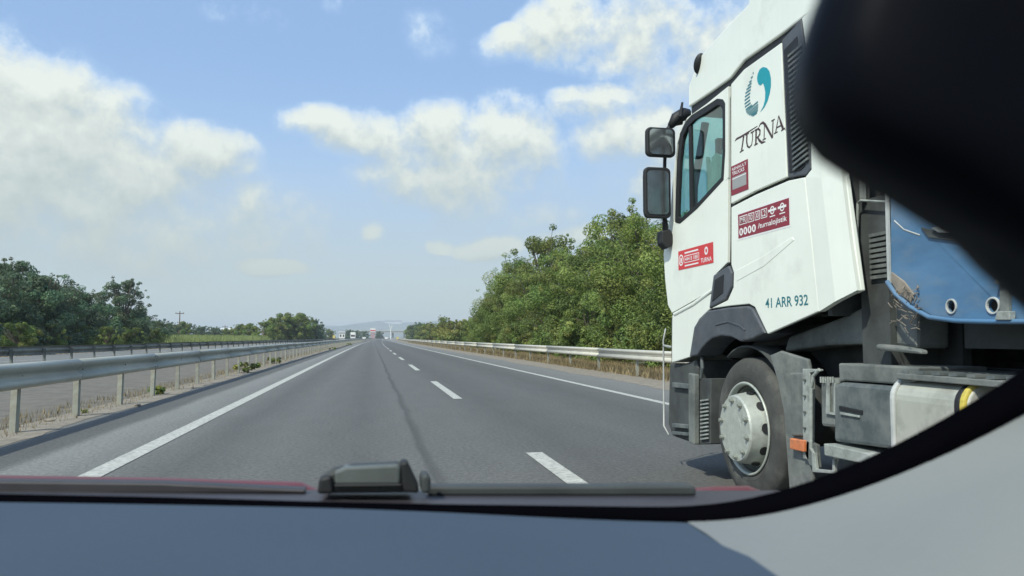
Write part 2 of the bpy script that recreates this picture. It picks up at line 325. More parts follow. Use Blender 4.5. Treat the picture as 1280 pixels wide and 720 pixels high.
# crumbled sandy edge lying on the shoulder under the guardrail
bm = B(); rr = random.Random(3); rows = []
for i in range(0, 700):
    y = -4+i*.35; a = -4.6; b_ = -3.93+rr.uniform(-.06, .06)+.07*math.sin(y*.9); rows.append([(a+bend(y), y, .001), (-4.05+bend(y), y, .012), (b_+bend(y), y, .004)])
grid(bm, rows); tag(obj('sandy_edge', bm, 'sand'), kind='structure')
bm = B(); rows = []
for i in range(0, 500):
    y = 3+i*.5; rows.append([(6.55+rr.uniform(-.06, .06)+.07*math.sin(y*.7)+bend(y), y, .004), (6.8+bend(y), y, .012), (7.0+bend(y), y, .001)])
grid(bm, rows); tag(obj('sandy_edge', bm, 'sand'), kind='structure')
def edgeline(x, w, y0=-10):
    return ribbon('edge_line', x-w/2, x+w/2, .006, y0, 900, 'paint', 5)
edgeline(-2.32, .2); edgeline(5.15, .17)
ribbon('edge_line', -13.75, -13.6, .006, -10, 900, 'paint'); ribbon('edge_line', -21.3, -21.15, .006, -10, 900, 'paint')
for i in range(-1, 34):
    y0 = 1.75+12.8*i
    ribbon('lane_dash', 1.55, 1.72, .006, y0, y0+5.9, 'paint', 3)
    if i < 22: ribbon('lane_dash', -17.55, -17.4, .006, y0, y0+5, 'paint', 3)
# hills on the horizon
bm = B(); rows = []
for k, (yd, hf) in enumerate(((3300, 0), (3900, .55), (4700, 1.0), (5600, .9), (6500, 0))):
    r_ = []
    for i in range(60):
        a = math.radians(-40+i*1.35); h = 92*(math.exp(-((a-.05)/.19)**4)*.72+.24+.07*math.sin(a*23)+.05*math.sin(a*51+1)+.08*math.sin(a*7+.5))
        r_.append((math.sin(a)*yd*1.05, math.cos(a)*yd, -1+max(6, h)*hf*(1+.08*math.sin(i*2.1+k))))
    rows.append(r_)
grid(bm, rows); tag(obj('hills', bm, 'hill', smooth=True), kind='structure')

# ------------------------------------------------------------------ guardrails
def beam_profile(s):                    # W section; s = +1 bulges towards +X
    return [(-.01*s, .86), (.03*s, .855), (.075*s, .825), (.08*s, .785), (.03*s, .74), (.0, .70), (.03*s, .66), (.08*s, .615), (.075*s, .575), (.03*s, .545), (-.01*s, .54)]
def guardrail(name, X, s, y0, y1, pitch, mats, label, group, far, double=False, dz=0.0):
    rt = root(name, (X, y0, 0), label, 'guardrail', group)
    span = pitch*2; me = None
    bm = B(); tube(bm, [(0, 0, 0), (.02*s, 0, 0)], [.016, .012], 6); _o = obj('splice_bolt', bm, 'grime'); sbm = _o.data; bpy.data.objects.remove(_o); sb = None
    y = y0
    while y < far:
        if me is None:
            bm = B(); pr = beam_profile(s)
            grid(bm, [[(px_, q, z+dz) for px_, z in pr] for q in (0, span*.5, span+.05)])
            o0 = obj('rail_beam', bm, mats[0], None, smooth=True); me = o0.data; sm = o0.modifiers.new('s', 'SOLIDIFY'); sm.thickness = .005
            bo = o0
        else:
            bo = o0.copy(); COL.objects.link(bo)
        bo.parent = rt; bo.location = (bend(y)+(rr.uniform(-.012, .012)), y-y0, rr.uniform(-.01, .01)); bo.rotation_euler = (0, 0, -math.atan((bend(y+span)-bend(y))/span)+rr.uniform(-.002, .002))
        if y < 46:
            for bz in (.80, .60):
                for by in (-.07, .07):
                    if sb is None: q = bpy.data.objects.new('splice_bolt', sbm); sb = q
                    else: q = sb.copy()
                    COL.objects.link(q); q.parent = rt; q.location = (bend(y)+(.073)*s, y-y0+by, bz+dz)
        y += span
    bm = B(); pr = beam_profile(s); rows = []
    while y <= y1: rows.append([(X+px_+bend(y), y, z+dz) for px_, z in pr]); y += 30
    grid(bm, rows); obj('rail_beam', bm, mats[0], rt, smooth=True)
    bm = B()                                         # C-section post
    w, dpt = .04, .075
    prof = [(0, -w), (0, w), (-dpt*s, w), (-dpt*s, w-.006), (-.006*s, w-.006), (-.006*s, -w+.006), (-dpt*s, -w+.006), (-dpt*s, -w)]
    prism(bm, [Vector((p[0], p[1], -.25)) for p in prof], (0, 0, 1.03+dz))
    op = obj('post', bm, mats[1], rt); first = True; y = y0+.3
    bm = B(); box(bm, (-.02*s if s > 0 else -.0, -.05, .6+dz), (.0 if s > 0 else .02, .05, .8+dz))
    bb = obj('spacer', bm, mats[1], rt)
    bm = B(); tube(bm, [(.0*s, 0, .70+dz), (.022*s, 0, .70+dz)], .014, 6); ob = obj('bolt', bm, 'rust_dark', rt)
    for k in range(4000):
        if y > far: break
        q = op if first else op.copy(); g = bb if first else bb.copy(); h = ob if first else ob.copy()
        if not first:
            COL.objects.link(q)
            if y < 70: COL.objects.link(g); COL.objects.link(h)
        q.parent = rt; q.location = (-.02*s+bend(y), y-y0, rr.uniform(-.03, .0)); q.rotation_euler = (rr.uniform(-.015, .015), rr.uniform(-.02, .02), rr.uniform(-.12, .12))
        if first or y < 70:
            g.parent = rt; g.location = (bend(y), y-y0, 0); h.parent = rt; h.location = (bend(y), y-y0, 0)
        first = False; y += pitch
    # reset shared prototypes' geometry offset: they were built round the root already
    for p in (op, bb, ob):
        p.data.transform(Matrix.Translation((X, y0, 0)))
    return rt
G1 = guardrail('guardrail', -4.25, 1, -3.93, 900, 2.0, ('galv', 'post'), 'long grey corrugated steel guardrail beside the near white edge line of the left shoulder', None, 240)
G2 = guardrail('guardrail', -12.4, -1, 2, 900, 2.7, ('rust_dark', 'rust_dark'), 'dark weathered guardrail beyond the bare soil median, edging the opposite road', None, 240)
G3 = guardrail('guardrail', 7.95, -1, 2, 900, 4.0, ('galv2', 'post'), 'cream sunlit guardrail in dry grass below the dense trees, on the right verge', None, 320, dz=-.06)

# ------------------------------------------------------------------ plants
def leaves(n, centres, radii, size, seed, shell=.84, flat=.55):
    g = np.random.default_rng(seed); k = g.integers(0, len(centres), n) if np.ndim(radii) == 0 else g.choice(len(centres), n, p=np.array(radii)**2/np.sum(np.array(radii)**2))
    d = g.normal(size=(n, 3)); d /= np.linalg.norm(d, axis=1)[:, None]
    r = np.asarray(radii)[k] if np.ndim(radii) else np.full(n, radii)
    rad = r*(shell+(1-shell)*g.random(n))*g.choice([1, .6, 1.12], n, p=[.75, .15, .1])
    c = np.asarray(centres)[k]+d*rad[:, None]*np.array([1, 1, .8])
    nrm = d+g.normal(size=(n, 3))*.5+np.array([0, 0, flat]); nrm /= np.linalg.norm(nrm, axis=1)[:, None]
    a = np.cross(nrm, g.normal(size=(n, 3))); a /= np.linalg.norm(a, axis=1)[:, None]; b = np.cross(nrm, a)
    s = size*(.6+.8*g.random(n))[:, None]
    v = np.stack([c-a*s, c-b*s*.5+nrm*s*.12, c+a*s, c+b*s*.5+nrm*s*.12], 1).reshape(-1, 3)
    f = np.arange(4*n).reshape(-1, 4); f = np.concatenate([f[:, [0, 1, 2]], f[:, [0, 2, 3]]])
    t = (.6+.8*g.random((len(centres), 1)))[k]*(.8+.4*g.random((n, 1))); hue = g.random((len(centres), 1))[k]
    tint = np.concatenate([t*(.85+.4*hue), t, t*(.9+.2*g.random((n, 1)))], 1)
    return v, f, np.repeat(tint, 4, 0)
def crown_mesh(seed, h, w, n, clumps, size, low=.05, material='leaf', top=1.0, ragged=.25):
    g = np.random.default_rng(seed); cs = []; rs = []
    while len(cs) < clumps:
        z = low+(1-low)*g.random(); env = math.sqrt(max(0, 1-((z-.42)/.6)**2))
        a = g.random()*2*math.pi; q = math.sqrt(g.random()); out = env*w*.5*q*(1+ragged*math.sin(3*a+seed)*g.random())
        if z > .99: continue
        cs.append((math.cos(a)*out, math.sin(a)*out, z*h*.93)); rs.append(w*(.06+.13*g.random()**1.5)*(1-.35*z*top))
    for k in range(max(4, clumps//4)):           # sprays that break the outline
        a = g.random()*2*math.pi; z = .5+.5*g.random(); env = math.sqrt(max(.05, 1-((z-.42)/.6)**2))
        cs.append((math.cos(a)*env*w*.56, math.sin(a)*env*w*.56, z*h*(.98+.07*g.random()))); rs.append(w*(.02+.035*g.random()))
    v, f, t = leaves(n, cs, rs, size, seed); v[:, 2] = np.maximum(v[:, 2], .03)
    return meshdata('crown', v, f, material, t), cs
def trunk_mesh(seed, h, cs, r):
    g = random.Random(seed); bm = B()
    fork = Vector((g.uniform(-.1, .1), g.uniform(-.1, .1), h*.28))
    tube(bm, [(0, 0, -.15), (g.uniform(-.05, .05), 0, h*.14), fork], [r, r*.8, r*.65], 7)
    for c in sorted(cs, key=lambda c: -c[2])[:16:1] + cs[-4:]:
        c = Vector(c); mid = (fork+c)/2+Vector((g.uniform(-.2, .2), g.uniform(-.2, .2), g.uniform(-.1, .25)))
        tube(bm, [fork, mid, c], [r*.45, r*.22, r*.06], 5)
    o = obj('trunk', bm, 'bark'); me = o.data; bpy.data.objects.remove(o); return me
def kind_of_tree(seed, h, w, n, clumps, size, material='leaf', low=.05, ragged=.25):
    me, cs = crown_mesh(seed, h, w, n, clumps, size, low, material, ragged=ragged); return me, trunk_mesh(seed, h, cs, .03*h**.9), h
KT = {'big0': kind_of_tree(1, 7.2, 6.4, 62000, 150, .058), 'big1': kind_of_tree(2, 6.4, 5.6, 54000, 135, .058), 'big2': kind_of_tree(3, 7.8, 5.0, 46000, 100, .058, low=.12, ragged=.6),
      'sparse': kind_of_tree(4, 7.4, 4.8, 22000, 66, .062, low=.3, ragged=.9), 'dark0': kind_of_tree(5, 6.4, 6.4, 32000, 110, .085, 'leafdark'), 'dark1': kind_of_tree(6, 5.6, 5.6, 28000, 95, .085, 'leafdark', ragged=.7),
      'darksparse': kind_of_tree(7, 7.4, 4.8, 20000, 84, .085, 'leafdark', low=.2, ragged=.55), 'bush0': kind_of_tree(8, 3.0, 3.8, 13000, 44, .065), 'bush1': kind_of_tree(9, 2.6, 3.4, 9000, 36, .075, 'leafpale'),
      'far0': kind_of_tree(10, 6.5, 6.5, 17000, 75, .13), 'far1': kind_of_tree(11, 6, 7, 17000, 75, .13, 'leafdark')}
PROTO = {}
def tree(kind, x, y, s, label, cat='tree', group=None, name='broadleaf_tree', sz=None):
    crown, trunk, h = KT[kind]
    rt = root(name, (x, y, -.06), label, cat, group); rt.rotation_euler.z = rr.uniform(0, 6.28); rt.scale = (s, s, sz or s)
    for nm, me in (('crown', crown), ('trunk', trunk)):
        o = bpy.data.objects.new(nm, me); COL.objects.link(o); o.parent = rt
ORD = ['nearest', 'second', 'third', 'fourth', 'fifth', 'sixth', 'seventh', 'eighth', 'ninth', 'tenth', 'eleventh', 'twelfth', 'thirteenth', 'fourteenth', 'fifteenth']
def atpx(px, X): d = ray(px, 400); return d.y*X/d.x          # how far along the road a sight line meets X
# right-hand mass: px column, X, kind, top pixel
RT_ = [(880, 11.6, 'big1', 262, ''), (812, 11.6, 'big0', 268, 'broad full crown'), (778, 13.2, 'big2', 254, 'tallest, with a thin spray on top'), (742, 11.3, 'bush0', 372, 'low rounded bush'),
       (755, 13.5, 'big1', 296, 'dense dark green crown'), (716, 12.6, 'big1', 312, 'dense crown with a flat top'), (686, 14.0, 'sparse', 286, 'loose airy crown with bare twigs'), (668, 12.0, 'big1', 338, 'lower full crown'), (650, 13.5, 'big0', 320, 'rounded sunlit crown'),
       (636, 12.5, 'big2', 350, 'narrow uneven crown'), (622, 12.8, 'big0', 362, 'wide low crown'), (606, 13.4, 'big1', 384, 'small crown at the tapering end')]
for i, (px, X, kd, top, w) in enumerate(RT_):
    Y = atpx(px, X); dep = Vector((X, Y, 0)).dot(Vector((FW.x, FW.y, 0)).normalized()); hh = (422-top)/F*dep+EYE; s = hh/(KT[kd][2]*1.0)
    tree(kd, X, Y, s, ('green tree partly hidden behind the white truck cab' if i == 0 else f'{w}, {ORD[i-1] if i > 1 else "nearest"} from the truck behind the cream guardrail'), group='trees massed behind the cream guardrail', name='small_bush' if kd.startswith('bush') else 'broadleaf_tree', cat='bush' if kd.startswith('bush') else 'tree')
for i, (px, X, kd, top) in enumerate([(770, 10.6, 'bush0', 392), (720, 10.6, 'bush0', 396), (690, 10.8, 'bush0', 392), (662, 11, 'bush0', 396), (640, 11, 'bush0', 400), (836, 10.4, 'bush0', 380)]):
    Y = atpx(px, X); hh = (422-top)/F*Y+EYE
    tree(kd, X, Y, hh/KT[kd][2], (f'leafy understorey bush, {ORD[i]} along the cream guardrail from the truck' if i < 5 else 'leafy understorey bush right beside the truck bumper'), 'bush', 'bushes at the foot of the tree mass', 'small_bush')
for i, X in enumerate((12, 12.5, 12)):
    tree('big1', X, 10-i*7, 1.0, 'full green tree screened by the truck', group='trees hidden behind the truck')
RB = [(596, 13, 'bush0', 394), (586, 14, 'bush1', 400), (575, 13, 'bush1', 400), (566, 14, 'bush1', 398), (556, 15, 'bush0', 401), (550, 17, 'big2', 394), (541, 15, 'bush1', 403), (531, 15, 'far0', 403), (522, 16, 'far0', 404), (514, 17, 'far1', 403), (506, 17, 'far0', 405), (500, 17, 'far0', 407)]
for i, (px, X, kd, top) in enumerate(RB):
    Y = atpx(px, X); hh = (422-top)/F*Y+EYE
    if px == 550: hh *= 1.0
    tree(kd, X+bend(Y), Y, hh/KT[kd][2], f'{"yellow-green" if kd == "bush1" else "green"} roadside bush, {ORD[i]} past the end of the tall tree mass', 'bush', 'bushes trailing off towards the horizon', 'roadside_bush')
# left-hand trees beyond the opposite road
LT = [(-70, 'dark0', 322), (-10, 'dark0', 330), (14, 'darksparse', 320), (48, 'dark1', 340), (36, 'dark0', 352), (80, 'dark0', 350), (70, 'dark1', 362), (104, 'dark1', 362), (128, 'dark0', 376), (152, 'darksparse', 345), (165, 'dark1', 384), (182, 'dark1', 392), (198, 'dark0', 398)]
WL = ['outermost, cut by the picture edge', 'broad and dense', 'tall with a ragged top', 'rounded', 'low', 'full', 'small', 'uneven', 'low and wide', 'airy, sky showing through', 'low and dense', 'small', 'last before the reeds']
for i, (px, kd, top) in enumerate(LT):
    X = -27-(i % 3)*1.3; Y = atpx(px, X); dep = Vector((X, Y, 0)).dot(Vector((FW.x, FW.y, 0)).normalized()); hh = (422-top)/F*dep+EYE
    tree(kd, X, Y, hh/KT[kd][2], f'dark tree across the opposite road, {ORD[i]} in its row, {WL[i]}', group='dark trees beyond the opposite road')
for i, px in enumerate((20, 60, 100, 135, 165, 190)):
    X = -25.2; Y = atpx(px, X); tree('bush0', X, Y, .8, f'dark scrub bush at the foot of the left tree row, {ORD[i]} from the picture edge', 'bush', 'scrub at the foot of the dark trees', 'scrub_bush')
LB = [(212, 'far1', 404, 200), (226, 'far0', 402, 220), (234, 'far1', 405, 260), (252, 'far1', 408, 240), (268, 'far1', 409, 260), (284, 'far0', 410, 260), (300, 'far0', 405, 230), (314, 'far0', 404, 220), (330, 'bush0', 402, 190), (342, 'far0', 397, 200), (358, 'far0', 391, 205), (372, 'far0', 391, 210), (386, 'far1', 398, 215), (394, 'far1', 408, 225), (402, 'far1', 410, 420), (412, 'far0', 411, 430), (436, 'far1', 412, 520), (446, 'far1', 413, 560), (456, 'far1', 413.5, 600), (474, 'far1', 414, 640)]
for i, (px, kd, top, Y) in enumerate(LB):
    d = ray(px, 420); X = d.x/d.y*Y; hh = (422-top)/F*Y+EYE
    lab = ('rounded tree of the lone clump past the reeds, ' + ORD[i-8]+' from the reed side') if 8 <= i < 14 else (f'small distant tree behind the reed field, {ORD[i]} from the dark row' if i < 8 else f'tiny dark tree near the horizon, {ORD[i-14]} after the lone clump')
    tree(kd, X, Y, hh/KT[kd][2], lab, group='distant trees on the far left', name='distant_tree')
# grasses
def blades(name, n, area, h, wid, material, seed, lean=.35, clump=0):
    g = np.random.default_rng(seed); x, y = area(g, n)
    if clump: x = x+.25*g.normal(size=n)*(g.random(n) > .5)
    a = g.random(n)*6.283; hh = h*(.4+.8*g.random(n)); dx = np.cos(a); dy = np.sin(a); w = wid*(.6+.8*g.random(n)); lx = g.normal(size=n)*lean*hh; ly = g.normal(size=n)*lean*hh
    z0 = np.full(n, -.05); v = np.stack([np.stack([x-dx*w, y-dy*w, z0], 1), np.stack([x+dx*w, y+dy*w, z0], 1), np.stack([x+lx, y+ly, hh], 1)], 1).reshape(-1, 3)
    t = .65+.7*g.random((n, 1)); tint = np.concatenate([t, t, t*.9], 1)
    me = meshdata(name, v, np.arange(3*n).reshape(-1, 3), material, np.repeat(tint, 3, 0)); o = bpy.data.objects.new(name, me); COL.objects.link(o); return o
def strip(x0, x1, y0, y1, pw=1.0):
    def f(g, n):
        y = y0+(y1-y0)*g.random(n)**pw; x = x0+(x1-x0)*g.random(n); x = x+np.array([bend(q) for q in y]); return x, y
    return f
tag(blades('dry_grass', 60000, strip(7.9, 10.6, 8, 190, 1.5), .25, .014, 'straw', 21), 'dry straw coloured grass under and behind the cream guardrail', 'grass', kind='stuff')
tag(blades('dry_grass', 9000, strip(-5.2, -4.15, 5, 120, 1.3), .09, .008, 'straw', 22), 'thin dry grass in the soil below the near guardrail', 'grass', kind='stuff')
tag(blades('dry_grass', 14000, strip(-12.2, -11, 20, 200, 1.2), .3, .02, 'straw', 23), 'dry grass along the dark guardrail beyond the median', 'grass', kind='stuff')
tag(blades('dry_grass', 26000, strip(-25.5, -22.3, 40, 260, 1.1), .45, .03, 'straw', 24), 'dry grass verge below the dark trees beyond the opposite road', 'grass', kind='stuff')
tag(blades('reed_field', 60000, strip(-48, -24, 96, 230), 1.55, .05, 'reed', 25, .15), 'pale green reeds filling the field past the dark tree row', 'reeds', kind='stuff')
tag(blades('verge_grass', 12000, strip(8.6, 12.5, 90, 420, 1.1), .5, .05, 'straw', 26), 'sun bleached grass below the far roadside bushes', 'grass', kind='stuff')
# weeds and litter at the foot of the near guardrail
def weed(px, py, h, n, label, pale=False):
    p = face(px, py, 1); d = ray(px, py); t = -EYE/d.z; x, y = d.x*t, d.y*t
    g = np.random.default_rng(int(px)); cs = [(g.normal()*h*.5, g.normal()*h*.6, h*(.2+.6*g.random())) for _ in range(9)]
    v, f, t_ = leaves(n, cs, h*.3, h*.16, int(px)+1, .3); v[:, 2] = np.maximum(v[:, 2], .01)
    rt = root('roadside_weed', (x, y, 0), label, 'weed', 'weeds along the near guardrail')
    o = bpy.data.objects.new('foliage', meshdata('foliage', v, f, 'leafpale' if pale else 'leaf', t_)); COL.objects.link(o); o.parent = rt
    bm = B()
    for c in cs: tube(bm, [Vector((x, y, 0)), Vector((x+c[0], y+c[1], c[2]))], .004, 4)
    obj('stem', bm, 'straw' if False else 'bark', rt)
weed(200, 493, .2, 420, 'green leafy weed by a guardrail post at the edge of the shoulder')
weed(105, 517, .08, 160, 'small flat weed at the foot of the second nearest guardrail post')
weed(309, 466, .35, 500, 'bushy dull weed under the guardrail where its posts begin to crowd', True)
weed(341, 455, .32, 420, 'round weed clump farther along under the guardrail', True)
weed(417, 437.5, .3, 260, 'dark weed clump low by the guardrail near its far end')
weed(436, 432, .4, 200, 'tiny tuft at the shoulder edge closest to the horizon')
for i, (px, py) in enumerate(((62, 527), (172, 508), (240, 485))):
    d = ray(px, py); t = -EYE/d.z; x, y = d.x*t, d.y*t; bm = B()
    bmesh.ops.create_icosphere(bm, subdivisions=2, radius=.05)
    for v in bm.verts: v.co = Vector((v.co.x*(1.4-.3*i)+x, v.co.y*1.1+y, v.co.z*.45+.022))+Vector((rr.uniform(-.006, .006), rr.uniform(-.006, .006), rr.uniform(-.006, .006)))
    tag(obj('loose_stone', bm, 'sand'), ['pale flat stone beside the nearest guardrail post gap', 'small stone on the sandy edge before the leafy weed', 'small stone lying past the leafy weed'][i], 'stone', 'stones on the sandy edge')

# ------------------------------------------------------------------ far things
def simple(name, lo, hi, material, parent): bm = B(); box(bm, lo, hi); return obj(name, bm, material, parent)
# oncoming white lorry
c = face(441, 424, 400); x0 = c.x
t = root('oncoming_truck', (x0, 400, 0), 'tiny white lorry coming towards us on the opposite road', 'truck')
simple('cab', (x0-1.25, 400, .5), (x0+1.25, 402, 3.2), 'white2', t); simple('windscreen', (x0-1.05, 399.96, 1.7), (x0+1.05, 400.02, 2.5), 'black', t)
simple('cargo_box', (x0-1.25, 402.3, 1.0), (x0+1.25, 410, 3.9), 'white2', t); simple('bumper', (x0-1.2, 399.9, .35), (x0+1.2, 400.3, .8), 'plastic', t)
for s in (-1, 1):
    for yy in (401, 408):
        bm = B(); lathe_x(bm, (x0+s*1.05, yy, .5), [(-.15, .02), (-.15, .5), (.15, .5), (.15, .02)], 16); obj('wheel', bm, 'tyre', t)
# white car far ahead in our lane
c = face(482.8, 423, 480); x0 = c.x
def far_car(x0, Y, label, material):
    t = root('distant_car', (x0, Y, 0), label, 'car', 'cars far down the road')
    bm = B(); prism(bm, [Vector((x0-.88, Y+a, b)) for a, b in ((0, .35), (4.2, .35), (4.2, .8), (3.1, .92), (2.5, 1.42), (.9, 1.45), (.15, .95), (0, .8))], (1.76, 0, 0)); obj('body', bm, material, t, bevel=.05)
    bm = B(); prism(bm, [Vector((x0-.72, Y+.86-.01, 1.38)), Vector((x0+.72, Y+.86-.01, 1.38)), Vector((x0+.74, Y+.26, .98)), Vector((x0-.74, Y+.26, .98))], (0, -.03, .02)); obj('rear_window', bm, 'black', t)
    for s in (-1, 1):
        simple('tail_light', (x0+s*.75-.1, Y-.03, .65), (x0+s*.75+.1, Y+.05, .8), 'red', t)
        for yy in (.8, 3.4):
            bm = B(); lathe_x(bm, (x0+s*.8, Y+yy, .32), [(-.1, .02), (-.1, .32), (.1, .32), (.1, .02)], 14); obj('wheel', bm, 'tyre', t)
far_car(x0, 480, 'tiny white car far ahead where our road meets the horizon', 'white2')
c = face(455, 420, 430); far_car(c.x, 430, 'tiny pale car on the opposite road beside the white lorry', 'white2')
c = face(474, 420, 620); far_car(c.x, 620, 'tiny dark car near the vanishing point', 'black')
def post_sign(px, Y, z0, z1, w, material, label):
    d = ray(px, 420); x = d.x/d.y*Y; t = root('road_sign', (x, Y, 0), label, 'road sign')
    simple('sign_panel', (x-w/2, Y, z0), (x+w/2, Y+.08, z1), material, t); simple('post', (x-.06, Y+.09, 0), (x+.06, Y+.2, z1-.1), 'galv', t)
post_sign(417.5, 380, .9, 2.3, 1.2, 'signyellow', 'small yellow road sign beyond the lone tree clump')
post_sign(497, 330, .5, 1.5, 1.0, 'signyellow', 'small pale yellow marker board at the right verge far ahead')
def far_building(name, px0, px1, top, Y, wall, roof, label, dep=14, nwin=3):
    a = ray(px0, 420); b = ray(px1, 420); x0 = a.x/a.y*Y; x1 = b.x/b.y*Y; h = (422-top)/F*Y+EYE
    t = root(name, ((x0+x1)/2, Y, 0), label, 'building')
    simple('wall', (x0, Y, -.05), (x1, Y+dep, h*.86), wall, t)
    bm = B(); prism(bm, [Vector((x0-.4, Y-.4, h*.863)), Vector((x0-.4, Y+dep/2, h)), Vector((x0-.4, Y+dep+.4, h*.863))], (x1-x0+.8, 0, 0)); obj('roof', bm, roof, t)
    for k in range(nwin):
        xx = x0+(x1-x0)*(k+.5)/nwin; simple('window', (xx-(x1-x0)/nwin*.22, Y-.05, h*.35), (xx+(x1-x0)/nwin*.22, Y+.04, h*.62), 'black', t)
far_building('farm_shed', 260, 301, 410.5, 420, 'concrete', 'white2', 'long low shed with a white roof behind the distant trees', 20, 8)
far_building('kiosk', 424, 431, 414.5, 430, 'white2', 'concrete', 'small cream building among trees beyond the opposite road', 5, 2)
d = ray(492, 420); xc = d.x/d.y*4450; t = root('hillside_shed', (xc, 4450, 70), 'long white shed high on the hazy ridge of the hills', 'building')
simple('wall', (xc-50, 4450, 60), (xc+45, 4500, 98), 'white2', t); simple('roof', (xc-54, 4446, 98.1), (xc+49, 4504, 101), 'concrete', t)
# overpass
d = ray(478, 420); xc = d.x/d.y*700; t = root('overpass', (xc, 700, 0), 'pale concrete overpass crossing the road near the horizon', 'bridge')
simple('deck', (xc-30, 700, 5.6), (xc+26, 712, 6.9), 'concrete', t); simple('parapet', (xc-30, 699.6, 6.92), (xc+26, 699.9, 7.7), 'paleedge', t)
for xx in (-22, -9, 9.5, 20): simple('pier', (xc+xx-.7, 703, 0), (xc+xx+.7, 709, 5.59), 'concrete', t)
# totem and mast
d = ray(466, 420); xc = d.x/d.y*600; t = root('roadside_totem', (xc, 600, 0), 'pinkish red and white roadside tower block at the vanishing point', 'tower')
simple('tower_body', (xc-1.7, 600, 0), (xc+1.7, 603, 5.2), 'roofred', t); simple('sign_panel', (xc-2.0, 599.6, 5.2), (xc+2.0, 603.4, 8.4), 'white2', t); simple('stripe', (xc-2.02, 599.5, 6.2), (xc+2.02, 599.59, 7.0), 'red', t)
d = ray(488.5, 420); xc = d.x/d.y*560; t = root('white_mast', (xc, 560, 0), 'slim white mast with a forked head beside the overpass', 'mast')
bm = B(); tube(bm, [(xc, 560, 0), (xc, 560, 8)], [.45, .3], 10); obj('pole', bm, 'white2', t)
for s in (-1, 1):
    bm = B(); tube(bm, [(xc, 560, 7.9), (xc+s*.9, 560, 8.9), (xc+s*.9, 560, 10.5)], .22, 8); obj('arm', bm, 'white2', t)
# utility poles
for px, top, Y, lab in ((224, 391, 215, 'T-shaped utility pole rising above the bushes past the dark tree row'), (281, 407.5, 330, 'smaller T-shaped utility pole in front of the white roofed shed')):
    d = ray(px, 420); x = d.x/d.y*Y; h = (422-top)/F*Y+EYE; t = root('utility_pole', (x, Y, 0), lab, 'utility pole')
    bm = B(); tube(bm, [(x, Y, -.1), (x, Y, h)], [.17, .12], 8); obj('pole', bm, 'bark', t)
    simple('crossarm', (x-1.1, Y-.16, h-.7), (x+1.1, Y-.13+.14, h-.5), 'bark', t)
    for s in (-.95, 0, .95):
        bm = B(); tube(bm, [(x+s, Y-.08, h-.49), (x+s, Y-.08, h-.25)], .06, 6); obj('insulator', bm, 'bark', t)

# ------------------------------------------------------------------ the truck
XS = 2.65
TR = root('truck', (3.9, 5.16, 0), 'white truck tractor with dark side louvre and red stickers in the next lane', 'truck', None)
def S(pts, X=XS): return [side(x, y, X) for x, y in pts]
def plate(name, pts, material, x0=0.0, th=.03, holes=(), bevel=.006, parent=TR):
    bm = B(); P = S(pts); P = [Vector((XS-x0, p.y, p.z)) for p in P]; H = [[Vector((XS-x0, q.y, q.z)) for q in S(h)] for h in holes]
    prism(bm, P, (th, 0, 0), H); return obj(name, bm, material, parent, bevel=bevel)
WIN = [(843.5, 278), (849.6, 279.7), (871, 261), (904, 225), (906, 190), (906, 129), (903, 124), (898, 123.5), (886, 131.5), (866, 144), (855.5, 155), (849.5, 167), (846, 200), (844.5, 240)]
WING = [(847, 271), (850.5, 273), (870, 255.5), (901, 222), (903, 190), (903, 137), (900.5, 132), (896, 131.5), (886, 138.5), (868, 150), (859, 159), (853.5, 171), (850, 202), (848, 240)]
topY = 4.0
FRONT = [(841, 452.5), (836.5, 381), (833, 350), (831, 318), (833, 298), (838.5, 279), (843.5, 215), (848, 180), (854.5, 160), (860, 145), (859.5, 122), (861, 108), (866, 94), (877, 69), (899, 44), (935.5, 5.5)]
FR = S(FRONT); roof = [Vector((XS, 4.72, 3.84)), Vector((XS, 4.45, 3.93)), Vector((XS, 4.12, 3.96))]
# dark inner shell with window openings both sides (the seams between the white panels show it)
shell_out = [side(848, 448)] + [side(x+3, y) for x, y in FRONT[1:]] + [r - Vector((0, -.0, .03)) for r in roof] + [Vector((XS, 4.12, 1.45)), side(1026, 389), side(961, 416), side(944, 386), side(912, 384), side(889, 388), side(876, 401), side(870, 412), side(866, 440)]
hole = S(WIN[:])
hole = [h + (Vector((XS, sum(q.y for q in hole)/len(hole), sum(q.z for q in hole)/len(hole)))-h)*.06 for h in hole]
for xw, nm in ((0.014, 'cab_shell'), (2.45, 'cab_shell')):
    bm = B(); prism(bm, [p+Vector((xw, 0, 0)) for p in shell_out], (.02, 0, 0), [[p+Vector((xw, 0, 0)) for p in hole]]); obj(nm, bm, 'black', TR)
# white skin wrapping over front and roof, and the windscreen
def wrap(name, pts, material, x0=.03, x1=2.44, inset=.0, th=.02):
    bm = B(); rows = [[Vector((XS+x0, p.y-inset, p.z)), Vector((XS+(x0+x1)/2, p.y+.06-inset, p.z+.0)), Vector((XS+x1, p.y-inset, p.z))] for p in pts]
    grid(bm, rows); o = obj(name, bm, material, TR)
    if th: sm = o.modifiers.new('s', 'SOLIDIFY'); sm.thickness = th
    return o
wrap('front_panel', FR[0:6], 'white'); wrap('windscreen', FR[5:10], 'frontglass', th=0); wrap('roof_fairing', FR[9:]+roof, 'white')
simple('rear_wall', (XS+.04, 4.10, 1.3), (XS+2.44, 4.14, 3.9), 'void', TR)
simple('cab_floor', (XS+.04, 4.16, 1.38), (XS+2.44, 6.2, 1.42), 'void', TR)
